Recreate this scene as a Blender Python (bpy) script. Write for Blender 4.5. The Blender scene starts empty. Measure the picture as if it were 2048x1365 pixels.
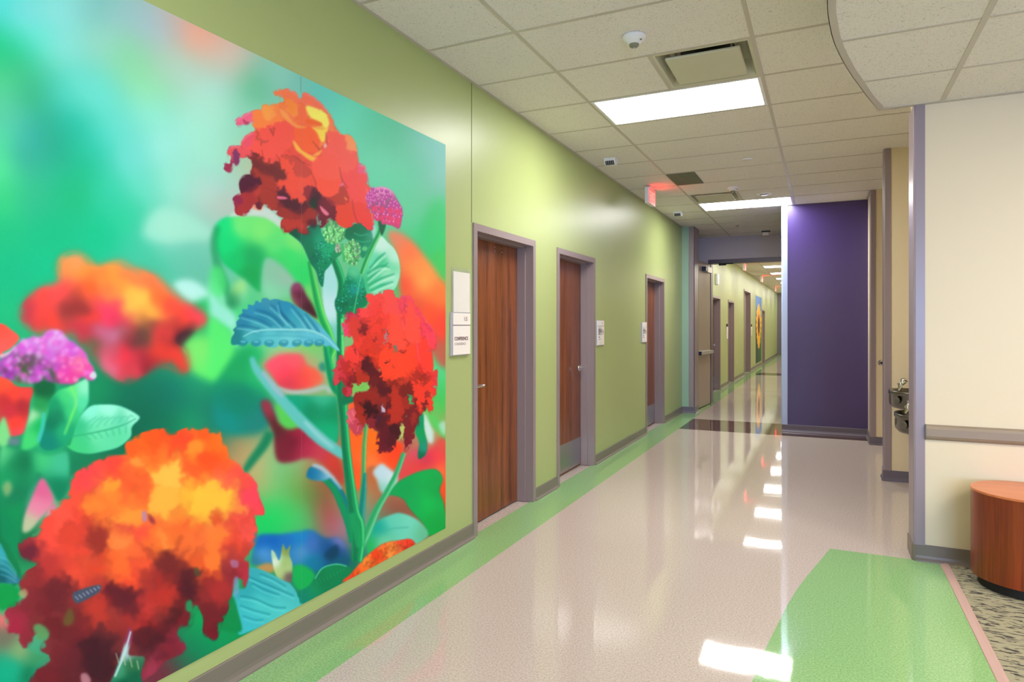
import bpy, bmesh, math, random
import numpy as np
from mathutils import Vector, Matrix

# ------------------------------------------------------------------ camera, light, exposure
SC = bpy.context.scene
COL = SC.collection
F_PX, CX, HY, VPX, EYE = 1320.0, 1024.0, 653.0, 1651.0, 1.47
YAW = math.atan((VPX - CX) / F_PX)
cam_data = bpy.data.cameras.new('camera')
cam_data.sensor_width = 36.0
cam_data.lens = F_PX / 2048.0 * 36.0
cam_data.shift_y = -(682.5 - HY) / 2048.0
cam_data.clip_start = 0.05
cam_data.clip_end = 200
cam = bpy.data.objects.new('camera', cam_data)
cam.location = (0, 0, EYE)
cam.rotation_euler = (math.pi / 2, 0, YAW)
COL.objects.link(cam)
SC.camera = cam
SC.view_settings.view_transform = 'Standard'
SC.view_settings.look = 'None'
SC.view_settings.gamma = 1.0
SC.view_settings.use_curve_mapping = False
SC.view_settings.exposure = 0.95
world = bpy.data.worlds.new('world')
SC.world = world
world.use_nodes = True
world.node_tree.nodes['Background'].inputs[0].default_value = (0.55, 0.72, 1.0, 1)
world.node_tree.nodes['Background'].inputs[1].default_value = 1.0
PANEL = 16.0       # radiance of the ceiling troffers
LOUNGE = 18.0      # radiance of the lounge troffers
DAY = 190.0        # daylight through the lounge window


def area(name, loc, rot, sx, sy, power, color):
    l = bpy.data.lights.new(name, 'AREA')
    l.shape = 'RECTANGLE'
    l.size, l.size_y, l.energy, l.color = sx, sy, power, color
    o = bpy.data.objects.new(name, l)
    o.location = loc
    o.rotation_euler = rot
    COL.objects.link(o)
    return o


# daylight entering the lounge window in the wall behind the camera (outside the glass, aimed in)
area('window_daylight', (3.2, -4.62, 1.5), (math.radians(90), 0, 0), 3.8, 2.2, DAY, (0.34, 0.54, 1.0))

# ------------------------------------------------------------------ helpers
def lin(c):
    c = c / 255.0
    return c / 12.92 if c <= 0.04045 else ((c + 0.055) / 1.055) ** 2.4


def rgb(r, g, b):
    return (lin(r), lin(g), lin(b), 1.0)


def new_mat(name):
    m = bpy.data.materials.new(name)
    m.use_nodes = True
    nt = m.node_tree
    b = nt.nodes['Principled BSDF']
    return m, nt, b


def mat(name, col, rough=0.5, metal=0.0, spec=0.5, var=0.0, scale=30.0, bump=0.0, bscale=200.0, emit=None, estr=0.0):
    m, nt, b = new_mat(name)
    b.inputs['Base Color'].default_value = col
    b.inputs['Roughness'].default_value = rough
    b.inputs['Metallic'].default_value = metal
    b.inputs['Specular IOR Level'].default_value = spec
    tc = nt.nodes.new('ShaderNodeTexCoord')
    if var > 0:
        n = nt.nodes.new('ShaderNodeTexNoise')
        n.inputs['Scale'].default_value = scale
        n.inputs['Detail'].default_value = 4
        nt.links.new(tc.outputs['Object'], n.inputs['Vector'])
        mx = nt.nodes.new('ShaderNodeMix')
        mx.data_type = 'RGBA'
        mx.inputs['A'].default_value = tuple(max(0, c * (1 - var)) for c in col[:3]) + (1,)
        mx.inputs['B'].default_value = tuple(min(1, c * (1 + var)) for c in col[:3]) + (1,)
        nt.links.new(n.outputs['Fac'], mx.inputs['Factor'])
        nt.links.new(mx.outputs['Result'], b.inputs['Base Color'])
    if bump > 0:
        n2 = nt.nodes.new('ShaderNodeTexNoise')
        n2.inputs['Scale'].default_value = bscale
        n2.inputs['Detail'].default_value = 3
        nt.links.new(tc.outputs['Object'], n2.inputs['Vector'])
        bp = nt.nodes.new('ShaderNodeBump')
        bp.inputs['Strength'].default_value = bump
        bp.inputs['Distance'].default_value = 0.002
        nt.links.new(n2.outputs['Fac'], bp.inputs['Height'])
        nt.links.new(bp.outputs['Normal'], b.inputs['Normal'])
    if emit:
        b.inputs['Emission Color'].default_value = emit
        b.inputs['Emission Strength'].default_value = estr
    return m


def wood(name, dark, light, rough=0.35, axis='Z', scale=1.0):
    m, nt, b = new_mat(name)
    tc = nt.nodes.new('ShaderNodeTexCoord')
    mp = nt.nodes.new('ShaderNodeMapping')
    s = [14 * scale, 14 * scale, 14 * scale]
    s['XYZ'.index(axis)] = 0.7 * scale
    mp.inputs['Scale'].default_value = s
    nt.links.new(tc.outputs['Object'], mp.inputs['Vector'])
    n = nt.nodes.new('ShaderNodeTexNoise')
    n.inputs['Scale'].default_value = 1.0
    n.inputs['Detail'].default_value = 6
    n.inputs['Distortion'].default_value = 0.6
    nt.links.new(mp.outputs['Vector'], n.inputs['Vector'])
    mp2 = nt.nodes.new('ShaderNodeMapping')
    s2 = [120 * scale, 120 * scale, 120 * scale]
    s2['XYZ'.index(axis)] = 5 * scale
    mp2.inputs['Scale'].default_value = s2
    nt.links.new(tc.outputs['Object'], mp2.inputs['Vector'])
    n2 = nt.nodes.new('ShaderNodeTexNoise')
    n2.inputs['Scale'].default_value = 1.0
    n2.inputs['Detail'].default_value = 3
    nt.links.new(mp2.outputs['Vector'], n2.inputs['Vector'])
    ad = nt.nodes.new('ShaderNodeMath')
    ad.operation = 'MULTIPLY_ADD'
    ad.inputs[1].default_value = 0.45
    nt.links.new(n2.outputs['Fac'], ad.inputs[0])
    sb = nt.nodes.new('ShaderNodeMath')
    sb.operation = 'MULTIPLY'
    sb.inputs[1].default_value = 0.6
    nt.links.new(n.outputs['Fac'], sb.inputs[0])
    nt.links.new(sb.outputs[0], ad.inputs[2])
    rp = nt.nodes.new('ShaderNodeValToRGB')
    rp.color_ramp.elements[0].position = 0.36
    rp.color_ramp.elements[0].color = dark
    rp.color_ramp.elements[1].position = 0.68
    rp.color_ramp.elements[1].color = light
    nt.links.new(ad.outputs[0], rp.inputs['Fac'])
    nt.links.new(rp.outputs['Color'], b.inputs['Base Color'])
    b.inputs['Roughness'].default_value = rough
    return m


class G:
    """collects shapes for ONE mesh; every shape may carry its own material"""

    def __init__(s):
        s.v, s.f, s.m, s.sm, s.mats = [], [], [], [], []

    def mi(s, m):
        if m not in s.mats:
            s.mats.append(m)
        return s.mats.index(m)

    def add(s, vs, fs, m, smooth=False):
        k = len(s.v)
        i = s.mi(m)
        s.v += [tuple(v) for v in vs]
        for f in fs:
            s.f.append([a + k for a in f])
            s.m.append(i)
            s.sm.append(smooth)
        return s

    def box(s, x0, x1, y0, y1, z0, z1, m, bev=0.0, rz=0.0, seg=2):
        if bev <= 0:
            vs = [(x, y, z) for x in (x0, x1) for y in (y0, y1) for z in (z0, z1)]
            fs = [(0, 1, 3, 2), (4, 6, 7, 5), (0, 4, 5, 1), (2, 3, 7, 6), (0, 2, 6, 4), (1, 5, 7, 3)]
            return s.add(vs, fs, m)
        bm = bmesh.new()
        bmesh.ops.create_cube(bm, size=1)
        for v in bm.verts:
            v.co = Vector(((x0 + x1) / 2 + v.co.x * (x1 - x0), (y0 + y1) / 2 + v.co.y * (y1 - y0), (z0 + z1) / 2 + v.co.z * (z1 - z0)))
        bmesh.ops.bevel(bm, geom=bm.edges[:] + bm.verts[:], offset=bev, segments=seg, affect='EDGES', profile=0.5)
        bm.verts.index_update()
        s.add([v.co[:] for v in bm.verts], [[v.index for v in f.verts] for f in bm.faces], m)
        bm.free()
        return s

    def prism(s, pts, a0, a1, m, axis='Z', smooth=False, cap=True):
        """polygon extruded along an axis; pts are in the other two axes (in order)"""
        n = len(pts)

        def P(p, a):
            return {'Z': (p[0], p[1], a), 'Y': (p[0], a, p[1]), 'X': (a, p[0], p[1])}[axis]
        vs = [P(p, a0) for p in pts] + [P(p, a1) for p in pts]
        fs = [(i, (i + 1) % n, n + (i + 1) % n, n + i) for i in range(n)]
        s.add(vs, fs, m, smooth)
        if cap:
            s.add(vs, [list(range(n))[::-1], list(range(n, 2 * n))], m)
        return s

    def lathe(s, prof, m, c=(0, 0, 0), seg=32, axis='Z', smooth=True):
        vs, fs = [], []
        for r, h in prof:
            for i in range(seg):
                a = 2 * math.pi * i / seg
                p = (r * math.cos(a), r * math.sin(a), h)
                if axis == 'X':
                    p = (p[2], p[0], p[1])
                elif axis == 'Y':
                    p = (p[0], p[2], p[1])
                vs.append((p[0] + c[0], p[1] + c[1], p[2] + c[2]))
        for j in range(len(prof) - 1):
            for i in range(seg):
                fs.append((j * seg + i, j * seg + (i + 1) % seg, (j + 1) * seg + (i + 1) % seg, (j + 1) * seg + i))
        s.add(vs, fs, m, smooth)
        return s

    def tube(s, pts, r, m, seg=12, cap=True):
        pts = [Vector(p) for p in pts]
        rs = r if isinstance(r, (list, tuple)) else [r] * len(pts)
        vs, fs = [], []
        for k, p in enumerate(pts):
            d = (pts[min(k + 1, len(pts) - 1)] - pts[max(k - 1, 0)]).normalized()
            up = Vector((0, 0, 1)) if abs(d.z) < 0.9 else Vector((1, 0, 0))
            a = d.cross(up).normalized()
            b = d.cross(a)
            for i in range(seg):
                t = 2 * math.pi * i / seg
                vs.append(p + (a * math.cos(t) + b * math.sin(t)) * rs[k])
        for j in range(len(pts) - 1):
            for i in range(seg):
                fs.append((j * seg + i, j * seg + (i + 1) % seg, (j + 1) * seg + (i + 1) % seg, (j + 1) * seg + i))
        s.add(vs, fs, m, True)
        if cap:
            s.add(vs, [list(range(seg))[::-1], [(len(pts) - 1) * seg + i for i in range(seg)]], m)
        return s

    def build(s, name, parent=None, origin=None, kind=None):
        me = bpy.data.meshes.new(name)
        o0 = Vector(origin) if origin is not None else Vector((0, 0, 0))
        me.from_pydata([Vector(v) - o0 for v in s.v], [], s.f)
        for m in s.mats:
            me.materials.append(m)
        me.polygons.foreach_set('material_index', s.m)
        me.polygons.foreach_set('use_smooth', s.sm)
        bm = bmesh.new()
        bm.from_mesh(me)
        bmesh.ops.recalc_face_normals(bm, faces=bm.faces)
        bm.to_mesh(me)
        bm.free()
        me.update()
        o = bpy.data.objects.new(name, me)
        COL.objects.link(o)
        o.location = o0
        if parent is not None:
            o.parent = parent
            if origin is not None:
                o.location = o0 - Vector(parent.location) if False else o0
        if kind:
            o['kind'] = kind
        return o


def structure(name, g):
    return g.build(name, kind='structure')


def tag(o, label, cat, group=None):
    o['label'] = label
    o['category'] = cat
    if group:
        o['group'] = group
    return o


def empty(name, loc, rz=0.0):
    o = bpy.data.objects.new(name, None)
    o.location = loc
    o.rotation_euler = (0, 0, rz)
    o.empty_display_size = 0.1
    COL.objects.link(o)
    return o


def thing(name, loc, label, cat, group=None, rz=0.0):
    return tag(empty(name, loc, rz), label, cat, group)


def copy_thing(src, loc, label, group=None, rz=None):
    r = src.copy()
    COL.objects.link(r)
    r.location = loc
    if rz is not None:
        r.rotation_euler = (0, 0, rz)
    r['label'] = label
    if group:
        r['group'] = group
    for ch in list(src.children):
        c = ch.copy()
        COL.objects.link(c)
        c.parent = r
        for gch in list(ch.children):
            d = gch.copy()
            COL.objects.link(d)
            d.parent = c
    return r


def lettering(name, txt, size, m, parent, loc, rot, sx=1.0, align='LEFT', ext=0.0006, bold=0.0):
    c = bpy.data.curves.new(name, 'FONT')
    c.body = txt
    c.size = size
    c.extrude = ext
    c.offset = bold
    c.align_x = align
    c.align_y = 'CENTER'
    c.materials.append(m)
    tmp = bpy.data.objects.new(name + '_outline', c)
    COL.objects.link(tmp)
    dg = bpy.context.evaluated_depsgraph_get()
    me = bpy.data.meshes.new_from_object(tmp.evaluated_get(dg))
    me.name = name
    bpy.data.objects.remove(tmp)
    if not me.materials:
        me.materials.append(m)
    o = bpy.data.objects.new(name, me)
    COL.objects.link(o)
    o.parent = parent
    o.location = loc
    o.rotation_euler = rot
    o.scale = (sx, 1, 1)
    return o


# ------------------------------------------------------------------ materials
M = {}
M['lime'] = mat('lime_paint', rgb(170, 183, 119), rough=0.38, spec=0.5, bump=0.05, bscale=350)
M['teal'] = mat('teal_paint', rgb(150, 182, 163), rough=0.3)
M['purple'] = mat('purple_paint', rgb(55, 32, 106), rough=0.36, spec=0.8, bump=0.05, bscale=300)
M['beige'] = mat('beige_paint', rgb(230, 213, 182), rough=0.5, bump=0.04, bscale=300)
M['header'] = mat('lavender_grey_paint', rgb(206, 198, 214), rough=0.5)
M['farwall'] = mat('charcoal_lavender_paint', rgb(120, 112, 128), rough=0.5)
M['guard'] = mat('lavender_vinyl', rgb(150, 135, 143), rough=0.28, spec=0.5)
M['paleguard'] = mat('pale_vinyl', rgb(188, 204, 246), rough=0.3, spec=0.5)
M['frame'] = mat('taupe_enamel', rgb(146, 129, 128), rough=0.3, spec=0.5)
M['base'] = mat('taupe_rubber', rgb(124, 113, 104), rough=0.4)
M['leafpaint'] = mat('beige_enamel', rgb(184, 164, 142), rough=0.35)
M['rail'] = mat('taupe_rail_vinyl', rgb(150, 132, 112), rough=0.4, bump=0.1, bscale=500)
M['joint'] = mat('olive_sealant', rgb(96, 98, 44), rough=0.7)
M['door'] = wood('cherry_veneer', rgb(78, 36, 15), rgb(148, 82, 38), rough=0.3)
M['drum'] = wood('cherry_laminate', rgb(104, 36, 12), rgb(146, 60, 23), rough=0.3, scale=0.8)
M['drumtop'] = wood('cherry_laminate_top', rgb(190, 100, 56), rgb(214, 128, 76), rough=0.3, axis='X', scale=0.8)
M['black'] = mat('black_rubber', rgb(20, 19, 20), rough=0.6)
M['dark'] = mat('dark_void', rgb(30, 28, 28), rough=0.8)
M['steel'] = mat('brushed_steel', rgb(190, 190, 190), rough=0.28, metal=1.0, bump=0.1, bscale=300)
M['chrome'] = mat('chrome', rgb(225, 225, 230), rough=0.08, metal=1.0)
M['button'] = mat('button_grey', rgb(98, 94, 86), rough=0.4, metal=0.3)
M['fountsteel'] = mat('satin_stainless', rgb(112, 110, 104), rough=0.25, metal=1.0)
M['white'] = mat('white_plastic', rgb(236, 236, 240), rough=0.35)
M['signwhite'] = mat('sign_ivory', rgb(244, 236, 228), rough=0.4)
M['signframe'] = mat('sign_silver', rgb(200, 196, 206), rough=0.3, metal=0.6)
M['ink'] = mat('sign_ink', rgb(28, 24, 44), rough=0.5)
M['brownink'] = mat('sign_brown_ink', rgb(110, 78, 78), rough=0.5)
M['paleink'] = mat('sign_pale_ink', rgb(180, 156, 150), rough=0.5)
M['tbar'] = mat('ceiling_grid_enamel', rgb(196, 188, 178), rough=0.45)
M['grille'] = mat('return_grille_grey_green', rgb(132, 134, 112), rough=0.6)
M['diffuser'] = mat('diffuser_enamel', rgb(205, 202, 180), rough=0.35)
M['louver'] = mat('navy_louver', rgb(24, 28, 60), rough=0.3)
M['troffer'] = mat('troffer_lens', rgb(250, 250, 250), rough=0.4, emit=(1.0, 0.98, 0.96, 1), estr=PANEL)
M['troffer_f'] = mat('troffer_lens_dimmed', rgb(250, 250, 250), rough=0.4, emit=(1.0, 0.98, 0.96, 1), estr=PANEL * 0.5)
M['troffer_n'] = mat('troffer_lens_soft', rgb(250, 250, 250), rough=0.4, emit=(1.0, 0.98, 0.96, 1), estr=PANEL * 0.62)
M['troffer_l'] = mat('troffer_lens_warm', rgb(250, 250, 250), rough=0.4, emit=(1.0, 0.93, 0.83, 1), estr=LOUNGE)
M['exitface'] = mat('exit_face_lit', rgb(255, 90, 80), rough=0.3, emit=(1.0, 0.012, 0.010, 1), estr=4.5)
M['exitletter'] = mat('exit_letter_lit', rgb(255, 60, 50), rough=0.3, emit=(1.0, 0.06, 0.05, 1), estr=4.0)
M['trimstrip'] = mat('pink_taupe_transition_vinyl', rgb(196, 160, 152), rough=0.35)
M['glass'] = None


def acrylic():
    m, nt, b = new_mat('clear_acrylic')
    b.inputs['Base Color'].default_value = (0.9, 0.92, 0.86, 1)
    b.inputs['Roughness'].default_value = 0.05
    b.inputs['Alpha'].default_value = 0.16
    return m


M['acrylic'] = acrylic()


def vct(name, c1, c2, c3, rough=0.045):
    """polished vinyl tile: fine mottling, faint seams left to the tile joints, a slightly wavy wax coat"""
    m, nt, b = new_mat(name)
    tc = nt.nodes.new('ShaderNodeTexCoord')
    n = nt.nodes.new('ShaderNodeTexNoise')
    n.inputs['Scale'].default_value = 110
    n.inputs['Detail'].default_value = 5
    n.inputs['Roughness'].default_value = 0.7
    nt.links.new(tc.outputs['Object'], n.inputs['Vector'])
    rp = nt.nodes.new('ShaderNodeValToRGB')
    cr = rp.color_ramp
    cr.elements[0].position, cr.elements[0].color = 0.36, c1
    cr.elements[1].position, cr.elements[1].color = 0.64, c3
    e = cr.elements.new(0.5)
    e.color = c2
    nt.links.new(n.outputs['Fac'], rp.inputs['Fac'])
    nt.links.new(rp.outputs['Color'], b.inputs['Base Color'])
    b.inputs['Roughness'].default_value = rough
    b.inputs['Specular IOR Level'].default_value = 0.42
    w = nt.nodes.new('ShaderNodeTexNoise')
    w.inputs['Scale'].default_value = 9
    w.inputs['Detail'].default_value = 2
    nt.links.new(tc.outputs['Object'], w.inputs['Vector'])
    bp = nt.nodes.new('ShaderNodeBump')
    bp.inputs['Strength'].default_value = 0.055
    bp.inputs['Distance'].default_value = 0.004
    nt.links.new(w.outputs['Fac'], bp.inputs['Height'])
    nt.links.new(bp.outputs['Normal'], b.inputs['Normal'])
    return m


M['vct'] = vct('cream_vinyl_tile', rgb(178, 161, 153), rgb(196, 182, 173), rgb(212, 199, 191))
M['vctgreen'] = vct('green_vinyl_tile', rgb(122, 168, 108), rgb(142, 184, 124), rgb(162, 200, 142))
M['vctdark'] = vct('aubergine_vinyl_tile', rgb(58, 34, 36), rgb(72, 44, 46), rgb(86, 56, 56))


def ceiling_tile(name, c):
    m, nt, b = new_mat(name)
    tc = nt.nodes.new('ShaderNodeTexCoord')
    mp = nt.nodes.new('ShaderNodeMapping')
    mp.inputs['Scale'].default_value = (1, 1, 1)
    nt.links.new(tc.outputs['Object'], mp.inputs['Vector'])
    n = nt.nodes.new('ShaderNodeTexNoise')
    n.inputs['Scale'].default_value = 105
    n.inputs['Detail'].default_value = 3
    n.inputs['Roughness'].default_value = 0.7
    n.inputs['Distortion'].default_value = 1.5
    nt.links.new(mp.outputs['Vector'], n.inputs['Vector'])
    rp = nt.nodes.new('ShaderNodeValToRGB')
    cr = rp.color_ramp
    cr.elements[0].position, cr.elements[0].color = 0.33, tuple(x * 0.42 for x in c[:3]) + (1,)
    cr.elements[1].position, cr.elements[1].color = 0.42, c
    nt.links.new(n.outputs['Fac'], rp.inputs['Fac'])
    nt.links.new(rp.outputs['Color'], b.inputs['Base Color'])
    b.inputs['Roughness'].default_value = 0.9
    b.inputs['Specular IOR Level'].default_value = 0.1
    bp = nt.nodes.new('ShaderNodeBump')
    bp.inputs['Strength'].default_value = 0.6
    bp.inputs['Distance'].default_value = 0.003
    nt.links.new(n.outputs['Fac'], bp.inputs['Height'])
    nt.links.new(bp.outputs['Normal'], b.inputs['Normal'])
    return m


M['tile'] = ceiling_tile('mineral_fibre_tile', rgb(236, 231, 226))


def carpet_mat():
    m, nt, b = new_mat('patterned_carpet')
    tc = nt.nodes.new('ShaderNodeTexCoord')
    mp = nt.nodes.new('ShaderNodeMapping')
    mp.inputs['Rotation'].default_value = (0, 0, math.radians(-24))
    mp.inputs['Scale'].default_value = (15, 62, 1)
    nt.links.new(tc.outputs['Object'], mp.inputs['Vector'])
    n = nt.nodes.new('ShaderNodeTexNoise')
    n.inputs['Scale'].default_value = 1.0
    n.inputs['Detail'].default_value = 2.0
    n.inputs['Distortion'].default_value = 0.9
    nt.links.new(mp.outputs['Vector'], n.inputs['Vector'])
    rp = nt.nodes.new('ShaderNodeValToRGB')
    cr = rp.color_ramp
    cr.elements[0].position, cr.elements[0].color = 0.415, rgb(60, 52, 48)
    cr.elements[1].position, cr.elements[1].color = 0.46, rgb(172, 164, 132)
    nt.links.new(n.outputs['Fac'], rp.inputs['Fac'])
    f = nt.nodes.new('ShaderNodeTexNoise')
    f.inputs['Scale'].default_value = 500
    nt.links.new(tc.outputs['Object'], f.inputs['Vector'])
    mx = nt.nodes.new('ShaderNodeMix')
    mx.data_type = 'RGBA'
    mx.blend_type = 'MULTIPLY'
    mx.inputs['Factor'].default_value = 0.5
    nt.links.new(rp.outputs['Color'], mx.inputs['A'])
    nt.links.new(f.outputs['Color'], mx.inputs['B'])
    bc = nt.nodes.new('ShaderNodeBrightContrast')
    bc.inputs['Bright'].default_value = 0.04
    nt.links.new(mx.outputs['Result'], bc.inputs['Color'])
    nt.links.new(bc.outputs['Color'], b.inputs['Base Color'])
    b.inputs['Roughness'].default_value = 0.95
    b.inputs['Specular IOR Level'].default_value = 0.05
    bp = nt.nodes.new('ShaderNodeBump')
    bp.inputs['Strength'].default_value = 0.5
    bp.inputs['Distance'].default_value = 0.003
    nt.links.new(f.outputs['Fac'], bp.inputs['Height'])
    nt.links.new(bp.outputs['Normal'], b.inputs['Normal'])
    return m


M['carpet'] = carpet_mat()

# ------------------------------------------------------------------ dimensions
XL = -2.215          # left wall face
XR = 0.51            # right wall face
H = 3.16             # corridor ceiling
HL = 2.86            # lounge ceiling
YB = -4.5            # wall behind the camera
YF = 36.0            # far end wall
Y0, DY = 3.43, 0.6525   # ceiling grid
GX = [XL, -1.61, -0.385, 0.84, 2.06]


def gy(k):
    return Y0 + DY * k


# ------------------------------------------------------------------ floor
g = G()
g.box(XL - .3, 7.5, YB - .2, YF + .4, -0.2, -0.004, M['vct'])
ZF = -0.004


def slab(g, pts, m, z1, z0=-0.02):
    g.prism(pts, z0, z1, m)


curve_floor = [(0.027, 4.84), (-0.045, 4.50), (-0.105, 4.22), (-0.150, 3.98), (-0.185, 3.74), (-0.212, 3.51), (-0.235, 3.32), (-0.262, 3.05), (-0.285, 2.75), (-0.30, 2.4), (-0.285, 1.8), (-0.235, 1.2), (-0.13, 0.5), (0.03, -0.15), (0.24, -0.75), (0.64, -1.5)]
# cream field (outline follows the inlays so that nothing overlaps)
structure('floor', g)
g = G()
g.box(-1.90, 7.5, YB, -1.5, ZF, 0, M['vct'])
cf = [(-1.90, -1.5)] + [curve_floor[-1]] + curve_floor[-2::-1] + [(XR + .0, 4.84), (XR, 9.58), (-1.90, 9.58)]
g.prism(cf, ZF, 0, M['vct'])
g.box(XR, 3.2, 4.84, 9.95, ZF, 0, M['vct'])
g.box(-1.90, XR, 10.71, 21.1, ZF, 0, M['vct'])
g.box(-1.90, XR, 22.25, YF, ZF, 0, M['vct'])
structure('floor', g)
g = G()
g.box(XL - .02, -1.90, YB, YF, ZF, 0, M['vctgreen'])
structure('floor', g)
g = G()
g.prism(curve_floor[::-1] + [(0.64, 4.84)][::-1], ZF, 0, M['vctgreen'])
structure('floor', g)
g = G()
g.box(-1.90, XR, 9.58, 10.71, ZF, 0, M['vctdark'])
g.box(-1.90, XR, 21.1, 22.25, ZF, 0, M['vctdark'])
structure('floor', g)
g = G()
g.box(0.683, 7.5, -1.5, 4.84, ZF, 0.006, M['carpet'])
structure('floor', g)
g = G()
g.prism([(0.640, 0.0), (0.683, 0.0), (0.683, 0.009), (0.668, 0.009), (0.642, 0.003), (0.640, 0.001)], -1.5, 4.84, M['trimstrip'], axis='Y')
structure('trim_1', g)

# ------------------------------------------------------------------ ceiling
holes = {}   # corridor grid cells taken by fittings: (ix, k) -> kind
LIGHT_K = [2 - 14, 2 - 7, 2, 9, 17, 21, 25, 29, 33, 37, 41, 45, 49]
g = G()
SPLIT = {}
cells = []
xs = GX + [3.3]
K0, K1 = -13, 50
for k in range(K0, K1):
    for i in range(len(xs) - 1):
        if k > 9 and i >= 2:
            continue
        cells.append((xs[i], xs[i + 1], gy(k), gy(k + 1), i, k))


def occupied(i, k):
    if i == 1 and k in LIGHT_K:
        return 'light'
    return None


HALF = {(1, 1): 'R', (1, 8): 'L', (1, 6): 'Q'}
for (x0, x1, y0, y1, i, k) in cells:
    if occupied(i, k):
        continue
    if (i, k) in HALF:
        h = HALF[(i, k)]
        if h == 'R':
            g.box(x0, -0.997, y0, y1, H, H + .02, M['tile'])
        elif h == 'L':
            g.box(-1.0, x1, y0, y1, H, H + .02, M['tile'])
        else:
            g.box(x0 + .31, x1, y0, y1, H, H + .02, M['tile'])
        continue
    g.box(x0, x1, y0, y1, H, H + .02, M['tile'])
structure('ceiling', g)
# slab over everything
g = G()
g.box(XL - .3, 7.5, YB - .2, YF + .4, H + .45, H + .6, M['dark'])
structure('ceiling', g)
# T-bar grid of the corridor
g = G()
tb = 0.012
for x in (-1.61, -0.385, 0.84):
    g.box(x - tb, x + tb, YB, YF, H - .003, H + .002, M['tbar'])
for k in range(K0, K1 + 1):
    if gy(k) < YF:
        g.box(XL, 3.3 if k <= 9 else XR, gy(k) - tb, gy(k) + tb, H - .0022, H + .0015, M['tbar'])
g.box(-0.997 - tb, -0.997 + tb, gy(1), gy(2), H - .003, H + .002, M['tbar'])
g.box(-1.0 - tb, -1.0 + tb, gy(8), gy(9), H - .003, H + .002, M['tbar'])
# wall angle
g.box(XL, XL + .022, YB, YF, H - .004, H + .002, M['tbar'])
g.box(XR - .022, XR, 9.3, 9.95, H - .004, H + .002, M['tbar'])
structure('trim_2', g)

# lounge ceiling: lower, with a curved edge
curve_c = [(0.012, 2.4), (0.010, 3.11), (0.019, 3.35), (0.047, 3.63), (0.107, 3.97), (0.180, 4.30), (0.246, 4.58), (0.307, 4.80)]


def smooth_curve(pts, n=6):
    out = []
    for i in range(len(pts) - 1):
        p0 = pts[max(i - 1, 0)]
        p1, p2 = pts[i], pts[i + 1]
        p3 = pts[min(i + 2, len(pts) - 1)]
        for j in range(n):
            t = j / n
            out.append(tuple(0.5 * ((2 * p1[a]) + (-p0[a] + p2[a]) * t + (2 * p0[a] - 5 * p1[a] + 4 * p2[a] - p3[a]) * t * t + (-p0[a] + 3 * p1[a] - 3 * p2[a] + p3[a]) * t ** 3) for a in (0, 1)))
    out.append(pts[-1])
    return out


cc = smooth_curve([(0.60, -2.6), (0.36, -1.4), (0.20, -0.2), (0.09, 1.0), (0.035, 1.8)] + curve_c)
g = G()
g.prism(cc + [(0.307, 4.84), (7.4, 4.84), (7.4, -2.6)], HL, H + .01, M['tile'])
structure('ceiling', g)
g = G()
inner = []
for i, p in enumerate(cc):
    a = Vector(cc[max(i - 1, 0)])
    b = Vector(cc[min(i + 1, len(cc) - 1)])
    d = (b - a).normalized()
    inner.append((p[0] + d.y * 0.03, p[1] - d.x * 0.03))
outer = [(p[0] - 0.004, p[1]) for p in cc]
inner[-1] = (0.335, 4.80)
n = len(cc)
for z0, z1, aa, bb in [(HL - .004, HL + .001, outer, inner), (HL - .004, H - .001, outer, [(p[0] + .003, p[1]) for p in outer])]:
    vs = [(p[0], p[1], z0) for p in aa] + [(p[0], p[1], z0) for p in bb] + [(p[0], p[1], z1) for p in aa] + [(p[0], p[1], z1) for p in bb]
    fs = []
    for i in range(n - 1):
        fs += [(i, i + 1, n + i + 1, n + i), (2 * n + i, 2 * n + i + 1, 3 * n + i + 1, 3 * n + i), (i, i + 1, 2 * n + i + 1, 2 * n + i), (n + i, n + i + 1, 3 * n + i + 1, 3 * n + i)]
    g.add(vs, fs, M['tbar'], False)
g.box(0.303, 1.6, 4.80, 4.842, HL - .004, HL + .001, M['tbar'])
g.box(1.6, 7.4, 4.815, 4.842, HL - .004, HL + .001, M['tbar'])
g.box(0.303, 0.47, 4.838, 4.842, HL - .004, H - .001, M['tbar'])
structure('trim_3', g)
g = G()
for x in (0.65, 1.875, 3.10, 4.325, 5.55):
    g.box(x - tb * 1.15, x + tb * 1.15, -2.6, 4.84, HL - .003, HL + .001, M['tbar'])


def curve_x(y):
    for i in range(len(cc) - 1):
        if cc[i][1] <= y <= cc[i + 1][1]:
            t = (y - cc[i][1]) / (cc[i + 1][1] - cc[i][1])
            return cc[i][0] + t * (cc[i + 1][0] - cc[i][0])
    return 0.05


for k in range(-9, 1):
    y = 4.241 + 0.648 * k
    if y > -2.5:
        g.box(curve_x(y) + .02, 7.4, y - tb * .9, y + tb * .9, HL - .0022, HL + .0005, M['tbar'])
structure('trim_4', g)

# ------------------------------------------------------------------ walls
T = 0.30
# doors on the left wall: name, outer y0, outer y1, top z, kind
LD = [(4.024, 5.105, 2.19), (5.609, 6.704, 2.19), (8.902, 10.05, 2.185), (14.64, 15.95, 2.15), (17.30, 18.50, 2.14), (20.9, 22.8, 2.60), (27.2, 28.37, 2.12)]
g = G()
y = YB
for (a, b, z) in LD:
    if a > 11.45 and y < 11.45:
        g.box(XL - T, XL, y, 12.97, 0, H + .02, M['lime'])
        y = 12.97
    g.box(XL - T, XL, y, a, 0, H + .02, M['lime'])
    g.box(XL - T, XL, a, b, z, H + .02, M['lime'])
    y = b
g.box(XL - T, XL, y, YF, 0, H + .02, M['lime'])
structure('wall_left', g)
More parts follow.
